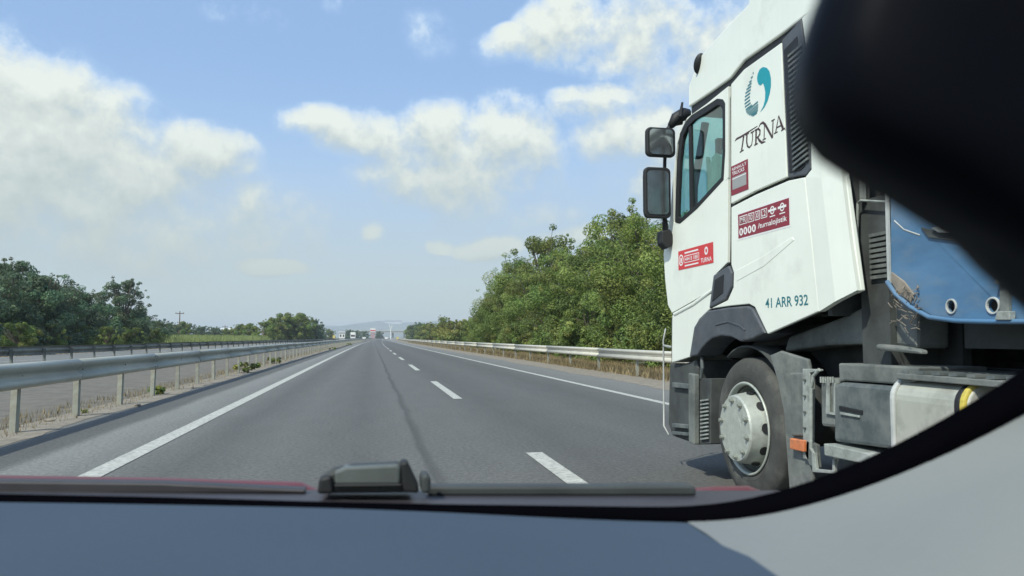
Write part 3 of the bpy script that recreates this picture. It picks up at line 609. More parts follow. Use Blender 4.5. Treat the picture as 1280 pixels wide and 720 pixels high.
# roof panel above the gutter
gut = [(1040, -3), (1005, 21.5), (980, 40.5), (930, 76), (912.8, 98), (886, 117), (861, 134)]
RP = S(gut) + [FR[11]-Vector((0, .0, 0)), FR[12], FR[13], FR[14], FR[15]] + roof + [Vector((XS, 4.10, 3.62))]
bm = B(); prism(bm, [Vector((XS-.004, p.y, p.z)) for p in [RP[-1]]+RP[:-1]], (.03, 0, 0)); obj('roof_side_panel', bm, 'white', TR, bevel=.012)
door = [(912, 108), (911.5, 300), (911, 328), (897, 342), (892.5, 362), (841.5, 391), (836.5, 381), (833, 350), (831, 318), (833, 298), (838.5, 279), (843.5, 215), (848, 180), (854.5, 160), (861, 147), (886, 129)]
DOOR = plate('door', door, 'white', .012, .024, [WIN], .006)
bm = B(); prism(bm, S(WIN, XS-.016), (.03, 0, 0), [S(WING, XS-.016)]); obj('window_seal', bm, 'black', DOOR, bevel=.004)
bm = B(); prism(bm, S(WING, XS+.004), (.005, 0, 0)); obj('window_pane', bm, 'cabglass', DOOR)
bm = B(); prism(bm, S([(860.5, 158), (863.5, 156), (865.5, 262), (862, 265)], XS-.008), (.02, 0, 0)); obj('window_divider', bm, 'black', DOOR)
bm = B(); pr = S([(906.5, 122), (910.5, 119), (910, 222), (907, 226)], XS-.014); prism(bm, pr, (.012, 0, 0)); obj('door_edge_trim', bm, 'white', DOOR)
bm = B(); prism(bm, S([(840, 391.5), (866, 377), (891, 359.5), (891.5, 363), (866, 382), (842, 395)], XS-.02), (.02, 0, 0)); obj('door_lower_rib', bm, 'white', DOOR, bevel=.01)
plate('sleeper_panel', [(915.8, 105.5), (932, 87), (978.8, 53.5), (986, 221.5), (946, 239), (915.8, 255)], 'white', .014, .026)
LOW = plate('lower_side_panel', [(915.8, 259), (946, 243.5), (987, 226), (1008, 221.5), (1016.5, 300), (1026, 389), (961.5, 417.5), (945.5, 384), (938, 380), (913, 382.5), (889.5, 386), (911.5, 375), (918.5, 359), (919, 341), (915.8, 331)], 'white', .012, .024)
bm = B(); prism(bm, S([(919.5, 338), (950, 322), (990, 296), (993, 300), (955, 333), (920.5, 352)], XS-.0145), (.01, 0, 0)); obj('raised_crease', bm, 'white', LOW, bevel=.008)
plate('front_wing_panel', [(841.5, 394.5), (891.5, 366), (888, 387), (875, 399.5), (870.3, 409), (864.3, 446), (847, 451.5), (841, 453)], 'white', .010, .024)
# tall louvre
LV = plate('side_louvre', [(980.3, 50.5), (1004, 25), (1011, 90), (1015, 156), (1016.8, 211), (1010.5, 219), (988, 222.5)], 'plastic', .018, .03, bevel=.006)
plate('louvre_recess', [(983.5, 63), (1000, 46), (1008, 150), (1009.5, 208), (1004, 213), (990.5, 216)], 'black', .0225, .004, parent=LV, bevel=0)
for k in range(23):
    ya = 69+k*6.45; xa = 984+(ya-63)*.0435; xb = 1000+(ya-48)*.056
    bm = B(); prism(bm, S([(xa, ya), (xb, ya-14.5), (xb, ya-11.4), (xa, ya+3.1)], XS-.034), (.012, 0, 0)); obj('slat', bm, 'grime2', LV, bevel=.002)
# deflector behind the louvre: bends inward and ends in a thin sunlit edge
bm = B(); dl = [((1006.5, 23), (1033, 2)), ((1011.5, 60), (1036.5, 60)), ((1013, 90), (1040, 110)), ((1017, 156), (1045, 150)), ((1018.5, 212), (1052, 190)), ((1010.5, 222), (1056, 222)), ((1019, 300), (1066, 300)), ((1027.5, 389.5), (1075, 363))]
rows = []
for a, b_ in dl:
    pa, pb = side(*a, XS-.010), side(*b_, XS+.0); pm = (pa+pb)/2+Vector((-.012, 0, 0)); rows.append([pa, pm, pb])
grid(bm, rows); o = obj('side_deflector', bm, 'white', TR); sm = o.modifiers.new('s', 'SOLIDIFY'); sm.thickness = .04; sm.offset = 0
bm = B(); prism(bm, [side(1050.5, 190, XS+.004), side(1057, 222, XS+.004), side(1076, 363, XS+.004), side(1068.5, 367, XS+.004), side(1043, 190, XS+.004)], (.03, 0, 0)); obj('deflector_edge', bm, 'white', TR, bevel=.006)
# handle recess and arch
HR = plate('step_grip', [(894.5, 344), (913, 332), (917.3, 341), (917, 359), (910, 374.5), (889, 385.5)], 'plastic', .020, .03, bevel=.01)
plate('grip_pocket', [(897, 350), (908, 343), (907, 366), (893.5, 377)], 'black', .024, .006, parent=HR, bevel=.002)
plate('wheel_arch', [(960.8, 416.3), (944.5, 386), (938, 382.5), (913, 384.5), (889, 388.5), (876, 401.5), (871.5, 409), (865.5, 446), (875.5, 444), (881.4, 435), (888, 428), (894.4, 423), (906, 419.6), (918, 421), (930, 427), (944, 424)], 'plastic', .03, .22, bevel=.012)
plate('arch_crease', [(899, 405), (915, 401), (930, 406), (937, 412), (936, 413.5), (929, 408), (915, 403), (899, 407)], 'plastic', .036, .01, bevel=.002)
# dark wheel-house and under-cab plates
plate('wheel_house', [(868, 446), (900, 408), (961, 405), (1030, 385), (1075, 360), (1113, 345), (1116, 520), (1000, 560), (880, 560)], 'void', -.42, .05, bevel=0)
plate('engine_cover', [(958, 421), (1028, 393.5), (1074, 367.5), (1086, 372), (1112, 385), (1112, 436), (1062, 430), (1005, 432), (953, 440)], 'grime', -.16, .2, bevel=.02)
plate('under_bunk_rail', [(1084, 430), (1110, 432), (1138, 437), (1140, 443), (1110, 440), (1084, 437)], 'grime', -.05, .05, bevel=.012)
plate('mudguard_flap', [(957, 444), (970, 438.5), (1003, 449), (1007, 470), (1009, 606), (981, 612), (978, 570), (974, 515), (966, 475)], 'grime', -.03, .03, bevel=.01)
# curved mudguard over the wheel
WC = Vector((XS+.03, 5.16, .515))
bm = B(); rows = []
for k in range(15):
    a = math.radians(58+k*9.0); ca, sa = math.cos(a), math.sin(a)
    rows.append([Vector((x, WC.y+ca*.60, WC.z+sa*.60)) for x in (XS+.04, XS+.40)])
grid(bm, rows); o = obj('mudguard', bm, 'void', TR, smooth=True); sm = o.modifiers.new('s', 'SOLIDIFY'); sm.thickness = .012
# wheel
def wheel(c, X0, label=None, near=True, detail=True):
    wh = bpy.data.objects.new('wheel', None); COL.objects.link(wh); wh.parent = TR; wh.location = Vector((X0, c[0], c[1]))-base(TR)
    cc = (X0, c[0], c[1]); s = 1 if near else -1
    bm = B(); pr = [(.30, .30), (.305, .44), (.285, .49), (.27, .51), (.05, .51), (.03, .498), (.012, .46), (.0, .40), (.006, .345), (.022, .325), (.05, .30)]
    R = lathe_x(bm, cc, [(s*a, b_) for a, b_ in pr], 64)
    o = obj('tyre', bm, 'tyre', wh, smooth=True)
    # circumferential grooves as dark bands and shoulder blocks
    bm = B(); pr = [(.02, .318), (.006, .336), (-.004, .330), (.0, .318), (.02, .312), (.10, .306), (.17, .300), (.18, .2)]
    lathe_x(bm, cc, [(s*a, b_) for a, b_ in pr], 56); o = obj('rim', bm, 'rim', wh, smooth=True)
    if not detail: return wh
    # front wheel: dish with hand holes, then the protruding nut face
    bm = B(); pr = [(.17, .285), (.10, .272), (.04, .262), (-.03, .250), (-.075, .240), (-.086, .230), (-.088, .10), (-.086, .0)]
    lathe_x(bm, cc, [(s*a, max(b_, .001)) for a, b_ in pr], 56); o = obj('wheel_disc', bm, 'rim', wh, smooth=False); o.data.shade_smooth()
    es = o.modifiers.new('e', 'EDGE_SPLIT'); es.split_angle = math.radians(28)
    for k in range(10):
        a = math.radians(36*k+12); bm = B(); p = Vector((cc[0]-.087*s, cc[1]+.200*math.cos(a), cc[2]+.200*math.sin(a)))
        tube(bm, [p, p+Vector((-.008*s, 0, 0)), p+Vector((-.009*s, 0, 0)), p+Vector((-.024*s, 0, 0))], [.021, .021, .015, .013], 8); obj('wheel_nut', bm, 'nut', wh)
    for k in range(10):
        a = math.radians(36*k+30); n_ = Vector((-.2, math.cos(a)*.98, math.sin(a)*.98)); p = Vector((cc[0]+.018*s, cc[1]+.2595*math.cos(a), cc[2]+.2595*math.sin(a)))
        bm = B(); u = Vector((0, -math.sin(a), math.cos(a))); w = n_.cross(u).normalized()
        ring = [p+n_*.003+u*math.cos(q)*.036+w*math.sin(q)*.030 for q in [2*math.pi*j/14 for j in range(14)]]
        prism(bm, ring, n_*.002); obj('hand_hole', bm, 'black', wh)
    bm = B(); tube(bm, [(cc[0]-.086, cc[1], cc[2]), (cc[0]-.0885, cc[1], cc[2])], [.11, .108], 24); obj('hub_cap', bm, 'rim', wh, smooth=False)
    bm = B()                                       # raised mould ribs on the sidewall
    for r_ in (.37, .44): lathe_x(bm, (cc[0]+.003*s+(.0 if r_ < .4 else .006), cc[1], cc[2]), [(.012, r_-.004), (-.001, r_-.002), (-.001, r_+.002), (.012, r_+.004)], 64)
    obj('sidewall_rib', bm, 'tyre', wh, smooth=True)
    return wh
wheel((5.16, .515), XS+.02); 
w2 = wheel((5.16, .515), XS+2.48, near=False, detail=False)
wheel((1.35, .515), XS+.03, detail=False); wheel((1.35, .515), XS+2.46, near=False, detail=False)
# front corner: steps, bumper, thin bright pole
plate('bumper_corner', [(833, 454), (847, 455.5), (866, 450), (868, 460), (867, 556), (836.5, 545), (831.5, 530)], 'void', -.03, 2.4, bevel=.012)
plate('grille_edge', [(834, 398), (839, 395), (840.5, 452), (834, 453)], 'void', -.04, 2.3, bevel=.004)
bm = B(); tube(bm, [side(832, 411, XS-.02), side(829.3, 425, XS-.02), side(829.6, 480, XS-.02), side(829.8, 532, XS-.02), side(836, 543.5, XS-.02)], [.007, .008, .008, .008, .006], 8); obj('corner_trim_strip', bm, 'paleedge', TR, smooth=True)
bm = B(); tube(bm, [side(829.5, 432, XS-.02), side(840, 434, XS)], .012, 6); obj('trim_bracket', bm, 'bracket', TR)
for (a, b_) in ((478, 484), (529, 534), (539, 543)):
    bm = B(); prism(bm, S([(840, a), (860, a+2), (860, b_+2), (840, b_)], XS-.005), (.12, 0, 0)); obj('entry_step', bm, 'grime2', TR, bevel=.004)
bm = B(); prism(bm, S([(860, 466), (867.5, 468), (867.5, 556), (860.5, 553)], XS-.035), (.05, 0, 0)); obj('grab_bar', bm, 'grime', TR, bevel=.01)
plate('splash_plate', [(868.5, 473), (886, 473), (885.5, 500), (885, 555), (868.5, 556)], 'void', -.02, .25, bevel=.006)
for k in range(11):
    y = 500+k*4.8; bm = B(); prism(bm, S([(875, y), (884.5, y-1.5), (884.5, y+.4), (875, y+1.8)], XS-.0), (.01, 0, 0)); obj('fin', bm, 'bracket', TR)
bm = B(); tube(bm, [side(877, 447, XS+.02), side(878, 460, XS+.02), side(876, 473, XS+.02)], [.012, .016, .012], 8); obj('brace', bm, 'grime2', TR)
# items behind the wheel
BR = plate('mudguard_bracket', [(1003, 461), (1022, 461.5), (1022, 464), (1012, 466), (1011, 575), (1003.5, 573)], 'bracket', .0, .04, bevel=.004)
bm = B(); tube(bm, [side(1024, 462, XS-.005), side(1017, 470, XS-.005), side(1014, 485, XS-.005), side(1014, 560, XS-.005), side(1020, 572, XS-.005)], .011, 8); obj('bracket_rod', bm, 'bracket', BR)
for k in range(5):
    bm = B(); p = side(1007, 475+k*20, XS-.0); tube(bm, [p, p+Vector((-.014, 0, 0))], .009, 6); obj('rivet', bm, 'grime', BR)
plate('bracket_backing', [(986, 466), (1003, 466), (1003, 545), (988, 545)], 'grime', -.005, .04, bevel=.01)
plate('side_reflector', [(990.5, 547.5), (1008, 550.5), (1008, 565), (990.5, 561)], 'orange', .02, .03, bevel=.006)
plate('reflector_mount', [(1008, 550), (1020, 556), (1022, 585), (1012, 582), (1006, 568)], 'grime', .0, .03, bevel=.006)
plate('battery_box', [(1044, 481), (1052, 478), (1116, 483), (1121, 486), (1121, 562), (1044, 552)], 'grime2', .01, .5, bevel=.02)
plate('battery_lid', [(1042, 454), (1142, 459), (1138, 477), (1120, 481), (1050, 476), (1043, 478)], 'grime', -.03, .4, bevel=.01)
plate('box_handle', [(1052, 507), (1081, 513), (1081, 518), (1052, 512)], 'black', .018, .01, bevel=.003)
plate('box_handle_lip', [(1054, 515), (1078, 519.5), (1078, 522), (1054, 518)], 'bracket', .022, .01, bevel=.002)
plate('filter_housing', [(1023, 472), (1043, 474), (1043, 535), (1024, 533)], 'grime', -.01, .2, bevel=.02)
for k in range(6):
    bm = B(); p = side(1026+k*3, 471, XS-.0); tube(bm, [p, p+Vector((0, 0, -.035))], .006, 6); obj('fitting', bm, 'bracket', TR)
bm = B(); prism(bm, S([(1033, 478), (1036, 478), (1036, 515), (1042, 516), (1042, 478.5), (1044, 479), (1044, 519), (1032, 517)], XS-.006), (.01, 0, 0)); obj('pipe_clip', bm, 'bracket', TR)
plate('lower_step', [(1041, 554), (1096, 566), (1108, 573), (1100, 581), (1042, 569)], 'bracket', .06, .3, bevel=.006)
plate('step_frame', [(1018, 566), (1022, 566), (1024, 586), (1044, 588), (1044, 574), (1047, 574), (1047, 592), (1019, 590)], 'bracket', .02, .02, bevel=.003)
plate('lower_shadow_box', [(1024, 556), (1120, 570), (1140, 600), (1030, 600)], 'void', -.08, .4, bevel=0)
# fuel tank: rounded-rectangle section along the truck
def rsec(xa, xb, za, zb, r, n=6):
    out = []
    for cx, cz, a0 in ((xb-r, zb-r, 0), (xa+r, zb-r, 90), (xa+r, za+r, 180), (xb-r, za+r, 270)):
        for k in range(n+1):
            a = math.radians(a0+90*k/n); out.append((cx+r*math.cos(a), cz+r*math.sin(a)))
    return out
def tank(name, y0, y1, sec, material, parent=TR, smooth=False):
    bm = B(); prism(bm, [Vector((x, y0, z)) for x, z in sec], (0, y1-y0, 0)); return obj(name, bm, material, parent, bevel=.008)
zt = side(1160, 478).z; yt0 = side(1121, 500).y; yt1 = side(1202, 500).y
TK = tank('fuel_tank', yt0, yt1-.05, rsec(XS-.01, XS+.62, .34, zt+.0, .10), 'tank')
tank('tank_end_ring', yt0-.001+.002, yt0+.03, rsec(XS-.022, XS+.63, .33, zt+.012, .105), 'paleedge', TK)
tank('tank_band', yt1-.008, yt1-.04, rsec(XS-.024, XS+.63, .33, zt+.012, .105), 'yellow', TK)
tank('tank_band', yt1+.03, yt1-.005, rsec(XS-.020, XS+.63, .335, zt+.008, .105), 'black', TK)
tank('rear_tank', yt1-.08, yt1-.9, rsec(XS+.02, XS+.62, .34, zt-.03, .2), 'grime')
bm = B(); prism(bm, [Vector((XS+.0, yt0, zt+.005)), Vector((XS+.0, yt1-.5, zt-.0)), Vector((XS+.5, yt1-.5, zt+.0)), Vector((XS+.5, yt0, zt+.005))], (0, 0, .03)); obj('catwalk', bm, 'grime', TR, bevel=.005)
for k in range(9):
    bm = B(); y = yt0-.06-k*.11; box(bm, (XS+.02, y, zt+.036), (XS+.48, y+.05, zt+.05)); obj('catwalk_rib', bm, 'grime2', TR)
simple('chassis_frame', (XS+.72, -1.2, .72), (XS+.82, 4.6, 1.0), 'void', TR); simple('chassis_frame', (XS+1.62, -1.2, .72), (XS+1.72, 4.6, 1.0), 'void', TR)
simple('far_side_blackout', (XS+2.2, -2, .35), (XS+2.3, 6.5, 1.24), 'void', TR); simple('fifth_wheel', (XS+.75, .6, 1.0), (XS+1.7, 1.6, 1.12), 'grime', TR)  # far-side plate is added to keep the gap under the trailer dark
# air intake stack behind the cab
st = root('x', (0, 0, 0), None, None); bpy.data.objects.remove(st)
A = side(1073, 252, XS+.12); Bq = side(1111, 352, XS+.12)
simple('intake_stack', (XS+.12, Bq.y, Bq.z-.5), (XS+.62, A.y, A.z), 'void', TR)
for k in range(9):
    z = side(1090, 296+k*6.6, XS+.1).z; simple('bellows_ring', (XS+.10, Bq.y-.01, z), (XS+.64, side(1086, 300, XS+.1).y, z+.018), 'grime', TR)
bm = B(); tube(bm, [side(1075, 345, XS+.08), side(1071.5, 290, XS+.08), side(1072, 254, XS+.08), side(1076, 250.5, XS+.08), side(1112, 252.5, XS+.08)], .007, 6); obj('stack_rail', bm, 'bracket', TR)
bm = B(); tube(bm, [side(1079, 250, XS+.1), side(1078, 200, XS+.1), side(1078, 140, XS+.1)], .02, 6); obj('air_line', bm, 'grime', TR)
bm = B(); tube(bm, [side(1090, 300, XS+.3), side(1097, 210, XS+.3), side(1095, 120, XS+.3)], .05, 8); obj('exhaust_pipe', bm, 'void', TR)
# mirrors
def mirror(px0, py0, px1, py1, Y, name):
    a = face(px0, py0, Y); b_ = face(px1, py1, Y)
    def rr_(a, b_, r, y, n=5):
        out = []; xa, xb, za, zb = a.x, b_.x, b_.z, a.z
        for cx, cz, a0 in ((xb-r, zb-r, 0), (xa+r, zb-r, 90), (xa+r, za+r, 180), (xb-r, za+r, 270)):
            for k in range(n+1): q = math.radians(a0+90*k/n); out.append(Vector((cx+r*math.cos(q), y, cz+r*math.sin(q))))
        return out
    bm = B(); o1 = rr_(a, b_, .045, Y); c = sum(o1, Vector())/len(o1)
    prism(bm, o1, (0, .05, 0)); prism(bm, [c+(p-c)*.86+Vector((0, .045, 0)) for p in o1], (0, .06, 0)); h = obj(name, bm, 'black', TR, bevel=.012)
    bm = B(); prism(bm, [c+Vector(((p-c).x*.80, -.006, (p-c).z*.86)) for p in o1], (0, .004, 0)); obj('mirror_glass', bm, 'mirror', h)
    return h
mirror(808, 158, 845, 196.5, 6.32, 'wide_angle_mirror'); mirror(805.5, 208, 839.5, 273, 6.32, 'main_mirror')
bm = B(); P6 = lambda x, y: face(x, y, 6.42)
tube(bm, [P6(852, 152), P6(842, 154), P6(834, 162), P6(831, 200), P6(830, 262), P6(832, 290), P6(840, 298)], [.03, .03, .02, .016, .016, .03, .035], 8); obj('mirror_arm', bm, 'black', TR, smooth=True)
bm = B(); tube(bm, [face(838, 158, 6.4), face(845, 148, 6.4), face(856, 142, 6.4), face(862, 141, 6.4)], [.03, .055, .06, .035], 8); obj('arm_upper_mount', bm, 'black', TR, smooth=True)
bm = B(); prism(bm, [face(x, y, 6.38) for x, y in ((827, 288), (838, 286), (844, 297), (843, 304), (834, 311.5), (827, 304))], (0, .12, 0)); obj('arm_lower_mount', bm, 'black', TR, bevel=.015)
bm = B(); tube(bm, [face(850, 146, 6.35), face(853, 128, 6.35)], [.018, .010], 6); obj('aerial_stub', bm, 'black', TR)
bm = B(); bmesh.ops.create_uvsphere(bm, u_segments=14, v_segments=10, radius=1); cc = side(874.5, 79.5, XS-.0)
rot = Matrix.Rotation(math.radians(28), 4, 'X')
for v in bm.verts: v.co = rot @ Vector((v.co.x*.05, v.co.y*.035, v.co.z*.085)) + cc
obj('marker_lamp', bm, 'black', TR, smooth=True)
# interior seen through the glass
simple('seat', (XS+.35, 5.1, 1.9), (XS+.85, 5.25, 2.75), 'seat', TR); simple('seat_cushion', (XS+.35, 5.25, 1.8), (XS+.85, 5.75, 1.95), 'seat', TR)
bm = B()
rows = []
for i in range(25):
    y = 5.28+i*.034; x = XS+2.36+.02*math.sin(i*1.7); rows.append([(x, y, 2.0), (x, y, 2.48)])
grid(bm, rows); obj('curtain_and_reflection', bm, 'curtain_and_reflection', TR, smooth=True)
bm = B(); rows = []  # folded sheet stands in for the green streaks reflected in the door glass
for i in range(43):
    y = 5.36+i*.0135; x = XS+.11+.016*math.sin(i*1.35)+.006*math.sin(i*3.1); rows.append([(x, y, 2.12), (x+.004, y, 2.42), (x, y, 2.66+.03*math.sin(i*.5))])
grid(bm, rows); obj('curtain_and_reflection', bm, 'curtain_and_reflection', TR, smooth=True)
bm = B(); tube(bm, [(XS+.16, 6.32, 2.1), (XS+.14, 6.25, 2.5), (XS+.13, 5.98, 3.0)], .035, 8); obj('inner_pillar', bm, 'plastic', TR, smooth=True)
simple('dashboard', (XS+.1, 6.2, 1.5), (XS+2.4, 6.5, 2.15), 'plastic', TR)
simple('interior_mirror', (XS+.25, 6.0, 2.75), (XS+.50, 6.05, 2.88), 'black', TR)
# stickers and lettering: thin prints a millimetre proud of the panels
def glyphs(body, font_h, y_left, y_right, z, X, material, parent, name='lettering', shear=0):
    cu = bpy.data.curves.new('t', 'FONT'); cu.body = body; cu.size = 1; cu.offset = .012; cu.shear = shear; ob = bpy.data.objects.new('t', cu); COL.objects.link(ob)
    dg = bpy.context.evaluated_depsgraph_get(); dg.update(); me = bpy.data.meshes.new_from_object(ob.evaluated_get(dg)); bpy.data.objects.remove(ob)
    bm = B(); bm.from_mesh(me); xs_ = [v.co.x for v in bm.verts]; zs = [v.co.y for v in bm.verts]; xa, xb = min(xs_), max(xs_); za, zb = min(zs), max(zs)
    for v in bm.verts: v.co = Vector((X, y_left+(y_right-y_left)*(v.co.x-xa)/(xb-xa), z+font_h*(v.co.y-za)/(zb-za)))
    o = obj(name, bm, material, parent)
    if name == 'lettering': o['kind'] = 'stuff'
    return o
def sticker(name, pts, material, d, parent=TR): return plate(name, pts, material, d, .0008, bevel=0, parent=parent)
def rect(pxl, pxr, pyt, pyb):                        # a true upright rectangle on the side, from its leftmost column
    a = side(pxl, pyt); b_ = side(pxr, pyt); c = side(pxl, pyb); return a.y, b_.y, c.z, a.z
def flat(name, y0, y1, z0, z1, d, material, parent):
    bm = B(); prism(bm, [Vector((XS-d, y0, z0)), Vector((XS-d, y1, z0)), Vector((XS-d, y1, z1)), Vector((XS-d, y0, z1))], (.0006, 0, 0)); return obj(name, bm, material, parent)
def ring(name, y, z, r, d, material, parent, r2=0, n=20):
    bm = B(); o1 = [Vector((XS-d, y+r*math.cos(2*math.pi*k/n), z+r*math.sin(2*math.pi*k/n))) for k in range(n)]
    h = [[Vector((XS-d, y+r2*math.cos(2*math.pi*k/n), z+r2*math.sin(2*math.pi*k/n))) for k in range(n)]] if r2 else []
    prism(bm, o1, (.0006, 0, 0), h); return obj(name, bm, material, parent)
y0 = side(959, 380).y; y1 = side(1012.5, 375).y; zb = side(985, 383.5).z; zt_ = side(985, 370.5).z
whole = glyphs('41 ARR 932', zt_-zb, y0, y1, zb, XS-.0135, 'teal2', TR, 'plate_text')
src = bmesh.new(); src.from_mesh(whole.data); seen = set()           # each character becomes a part of its own
for f0 in src.faces:
    if f0 in seen: continue
    isl, st = [], [f0]; seen.add(f0)
    while st:
        f = st.pop(); isl.append(f)
        for e in f.edges:
            for q in e.link_faces:
                if q not in seen: seen.add(q); st.append(q)
    bm = B(); vm = {}
    for f in isl: bm.faces.new([vm.setdefault(v, None) or vm.__setitem__(v, bm.verts.new(v.co+base(TR))) or vm[v] for v in f.verts])
    obj('plate_character', bm, 'teal2', TR)
src.free(); bpy.data.objects.remove(whole)
# dark banner
ya, yb = side(925, 280).y, side(989, 262).y; z1_ = side(925, 268.5).z; z0_ = side(925, 298.5).z
bm = flat('banner_border', ya+.012, yb-.012, z0_-.012, z1_+.012, .0135, 'print', TR)
BN = flat('banner_sticker', ya, yb, z0_, z1_, .0145, 'maroon', TR); hB = z1_-z0_; wB = ya-yb
u = lambda q: ya-wB*q
v_ = lambda q: z0_+hB*q
for (a, b_, s) in ((.03, .20, 'TMFU'), (.22, .34, 'TIO'), (.36, .46, 'XI'), (.48, .60, 'L2')):
    flat('printed_frame', u(a), u(b_), v_(.54), v_(.90), .0152, 'print', BN); flat('printed_field', u(a+.008), u(b_-.008), v_(.575), v_(.865), .016, 'maroon', BN)
    glyphs(s, hB*.22, u(a+.02), u(b_-.02), v_(.61), XS-.0172, 'print', BN)
for q in (.70, .88):
    ring('globe_mark', u(q), v_(.74), hB*.16, .0155, 'print', BN, hB*.11); flat('globe_line', u(q-.075), u(q+.075), v_(.70), v_(.79), .0162, 'print', BN); flat('caption_line', u(q-.05), u(q+.05), v_(.49), v_(.53), .0155, 'print', BN)
for q in (.065, .155, .245, .335):
    ring('round_icon', u(q), v_(.25), hB*.155, .0155, 'print', BN); flat('icon_mark', u(q-.012), u(q+.012), v_(.17), v_(.33), .0162, 'maroon', BN)
glyphs('/turnalojistik', hB*.27, u(.42), u(.96), v_(.12), XS-.0155, 'print', BN)
# red door sticker
ya, yb = side(849.8, 320).y, side(893.5, 310).y; z1_ = side(849.8, 314.5).z; z0_ = side(849.8, 338).z; hB = z1_-z0_; wB = ya-yb
u = lambda q, ya=ya, wB=wB: ya-wB*q
v_ = lambda q, z0_=z0_, hB=hB: z0_+hB*q
DS = flat('door_sticker', ya, yb, z0_, z1_, .0145, 'red', DOOR)
ring('phone_icon', u(.09), v_(.5), hB*.30, .0155, 'print', DS, hB*.22); flat('icon_mark', u(.07), u(.11), v_(.35), v_(.62), .0155, 'print', DS)
flat('printed_frame', u(.19), u(.62), v_(.30), v_(.68), .0152, 'print', DS); flat('printed_field', u(.20), u(.61), v_(.34), v_(.64), .016, 'red', DS)
glyphs('444 8 188', hB*.2, u(.22), u(.59), v_(.39), XS-.0172, 'print', DS)
flat('caption_line', u(.2), u(.60), v_(.78), v_(.86), .0155, 'print', DS); flat('caption_line', u(.2), u(.60), v_(.12), v_(.19), .0155, 'print', DS)
glyphs('TURNA', hB*.22, u(.67), u(.96), v_(.12), XS-.0155, 'print', DS)
ring('small_emblem', u(.82), v_(.66), hB*.2, .0155, 'print', DS, hB*.1)
# tall sticker
ya, yb = side(916.5, 230).y, side(937.8, 220).y; z1_ = side(916.5, 208.5).z; z0_ = side(916.5, 245).z; hB = z1_-z0_; wB = ya-yb
u = lambda q, ya=ya, wB=wB: ya-wB*q
v_ = lambda q, z0_=z0_, hB=hB: z0_+hB*q
TS = flat('tall_sticker', ya, yb, z0_, z1_, .0165, 'maroon', TR)
glyphs('RENAULT', hB*.10, u(.08), u(.92), v_(.83), XS-.0175, 'print', TS); glyphs('TRUCKS', hB*.12, u(.08), u(.80), v_(.67), XS-.0175, 'print', TS)
flat('grey_field', u(.08), u(.90), v_(.18), v_(.60), .0175, 'printgrey', TS); flat('caption_line', u(.08), u(.90), v_(.53), v_(.56), .0182, 'print', TS)
# emblem and company lettering traced as strokes on the sleeper panel
def z7(u_, v__): return side(900+u_/5.143, 60+v__/5.143, XS-.0152)
bm = B(); prism(bm, [z7(*p) for p in ((240, 215), (238, 190), (243, 163), (255, 137), (275, 122), (300, 127), (318, 150), (327, 195), (327, 245), (319, 295), (305, 342), (285, 382), (258, 413), (279, 372), (289, 332), (291, 285), (284, 247), (276, 226), (262, 241), (248, 236))], (.0006, 0, 0)); EM = obj('emblem', bm, 'teal', TR)
def stroke(bm, pts, ws):
    P = [z7(*p) for p in pts]; ws = ws if isinstance(ws, (list, tuple)) else [ws]*len(P); lf, rg = [], []
    for i, p in enumerate(P):
        t_ = (P[min(i+1, len(P)-1)]-P[max(i-1, 0)]).normalized(); n_ = Vector((0, -t_.z, t_.y)); k = ws[i]/5.143/2*.0078
        lf.append(p+n_*k); rg.append(p-n_*k)
    grid(bm, [lf, rg])
for a, b_ in (((210, 165), (216, 158)), ((198, 195), (210, 183)), ((188, 222), (203, 209)), ((178, 245), (202, 226)), ((170, 268), (200, 246)), ((163, 292), (197, 267)), ((160, 315), (194, 290)), ((158, 338), (192, 312)), ((158, 360), (193, 334)), ((160, 380), (196, 353)), ((165, 398), (205, 366)), ((168, 412), (243, 345)), ((175, 422), (245, 363)), ((185, 430), (245, 380)), ((197, 434), (244, 398)), ((208, 437), (238, 416))):
    bm = B(); stroke(bm, [a, b_], [8.5, 8.5]); obj('emblem_stripe', bm, 'teal2', EM)
LET = {'T': [([(95, 600), (104, 586), (135, 570), (240, 502)], [3, 10, 10, 4]), ([(152, 562), (146, 610), (138, 660)], [15, 12, 13]), ([(127, 671), (152, 655)], 6)],
       'U': [([(173, 552), (171, 600), (176, 630), (188, 640)], [14, 13, 12, 8]), ([(188, 640), (203, 622), (209, 585), (208, 540)], [8, 7, 7, 8]), ([(162, 560), (186, 546)], 6), ([(197, 546), (220, 533)], 6)],
       'R': [([(232, 528), (231, 575), (230, 618)], 14), ([(222, 530), (246, 519), (257, 530), (256, 553), (246, 570), (232, 578)], [6, 10, 12, 12, 9, 6]), ([(240, 574), (253, 594), (268, 608), (292, 602)], [8, 13, 12, 3]), ([(220, 625), (243, 613)], 6)],
       'N': [([(248, 512), (258, 490), (275, 479), (290, 492), (336, 576)], [4, 8, 12, 14, 13]), ([(285, 492), (284, 540), (283, 588)], [6, 7, 8]), ([(341, 462), (339, 520), (338, 578)], [8, 8, 8]), ([(273, 593), (296, 580)], 5), ([(330, 470), (352, 457)], 5)],
       'A': [([(377, 434), (367, 490), (357, 545)], [4, 7, 8]), ([(377, 434), (391, 480), (406, 522)], [5, 14, 15]), ([(364, 512), (397, 496)], 6), ([(347, 551), (371, 538)], 5), ([(393, 532), (419, 514)], 6)]}
for ch, ss in LET.items():
    bm = B()
    for i, (p, w) in enumerate(ss):
        n0 = len(bm.verts); stroke(bm, p, w); bm.verts.ensure_lookup_table()
        for v in bm.verts[n0:]: v.co.x -= .0002*i
    obj('company_letter', bm, 'brown', TR)

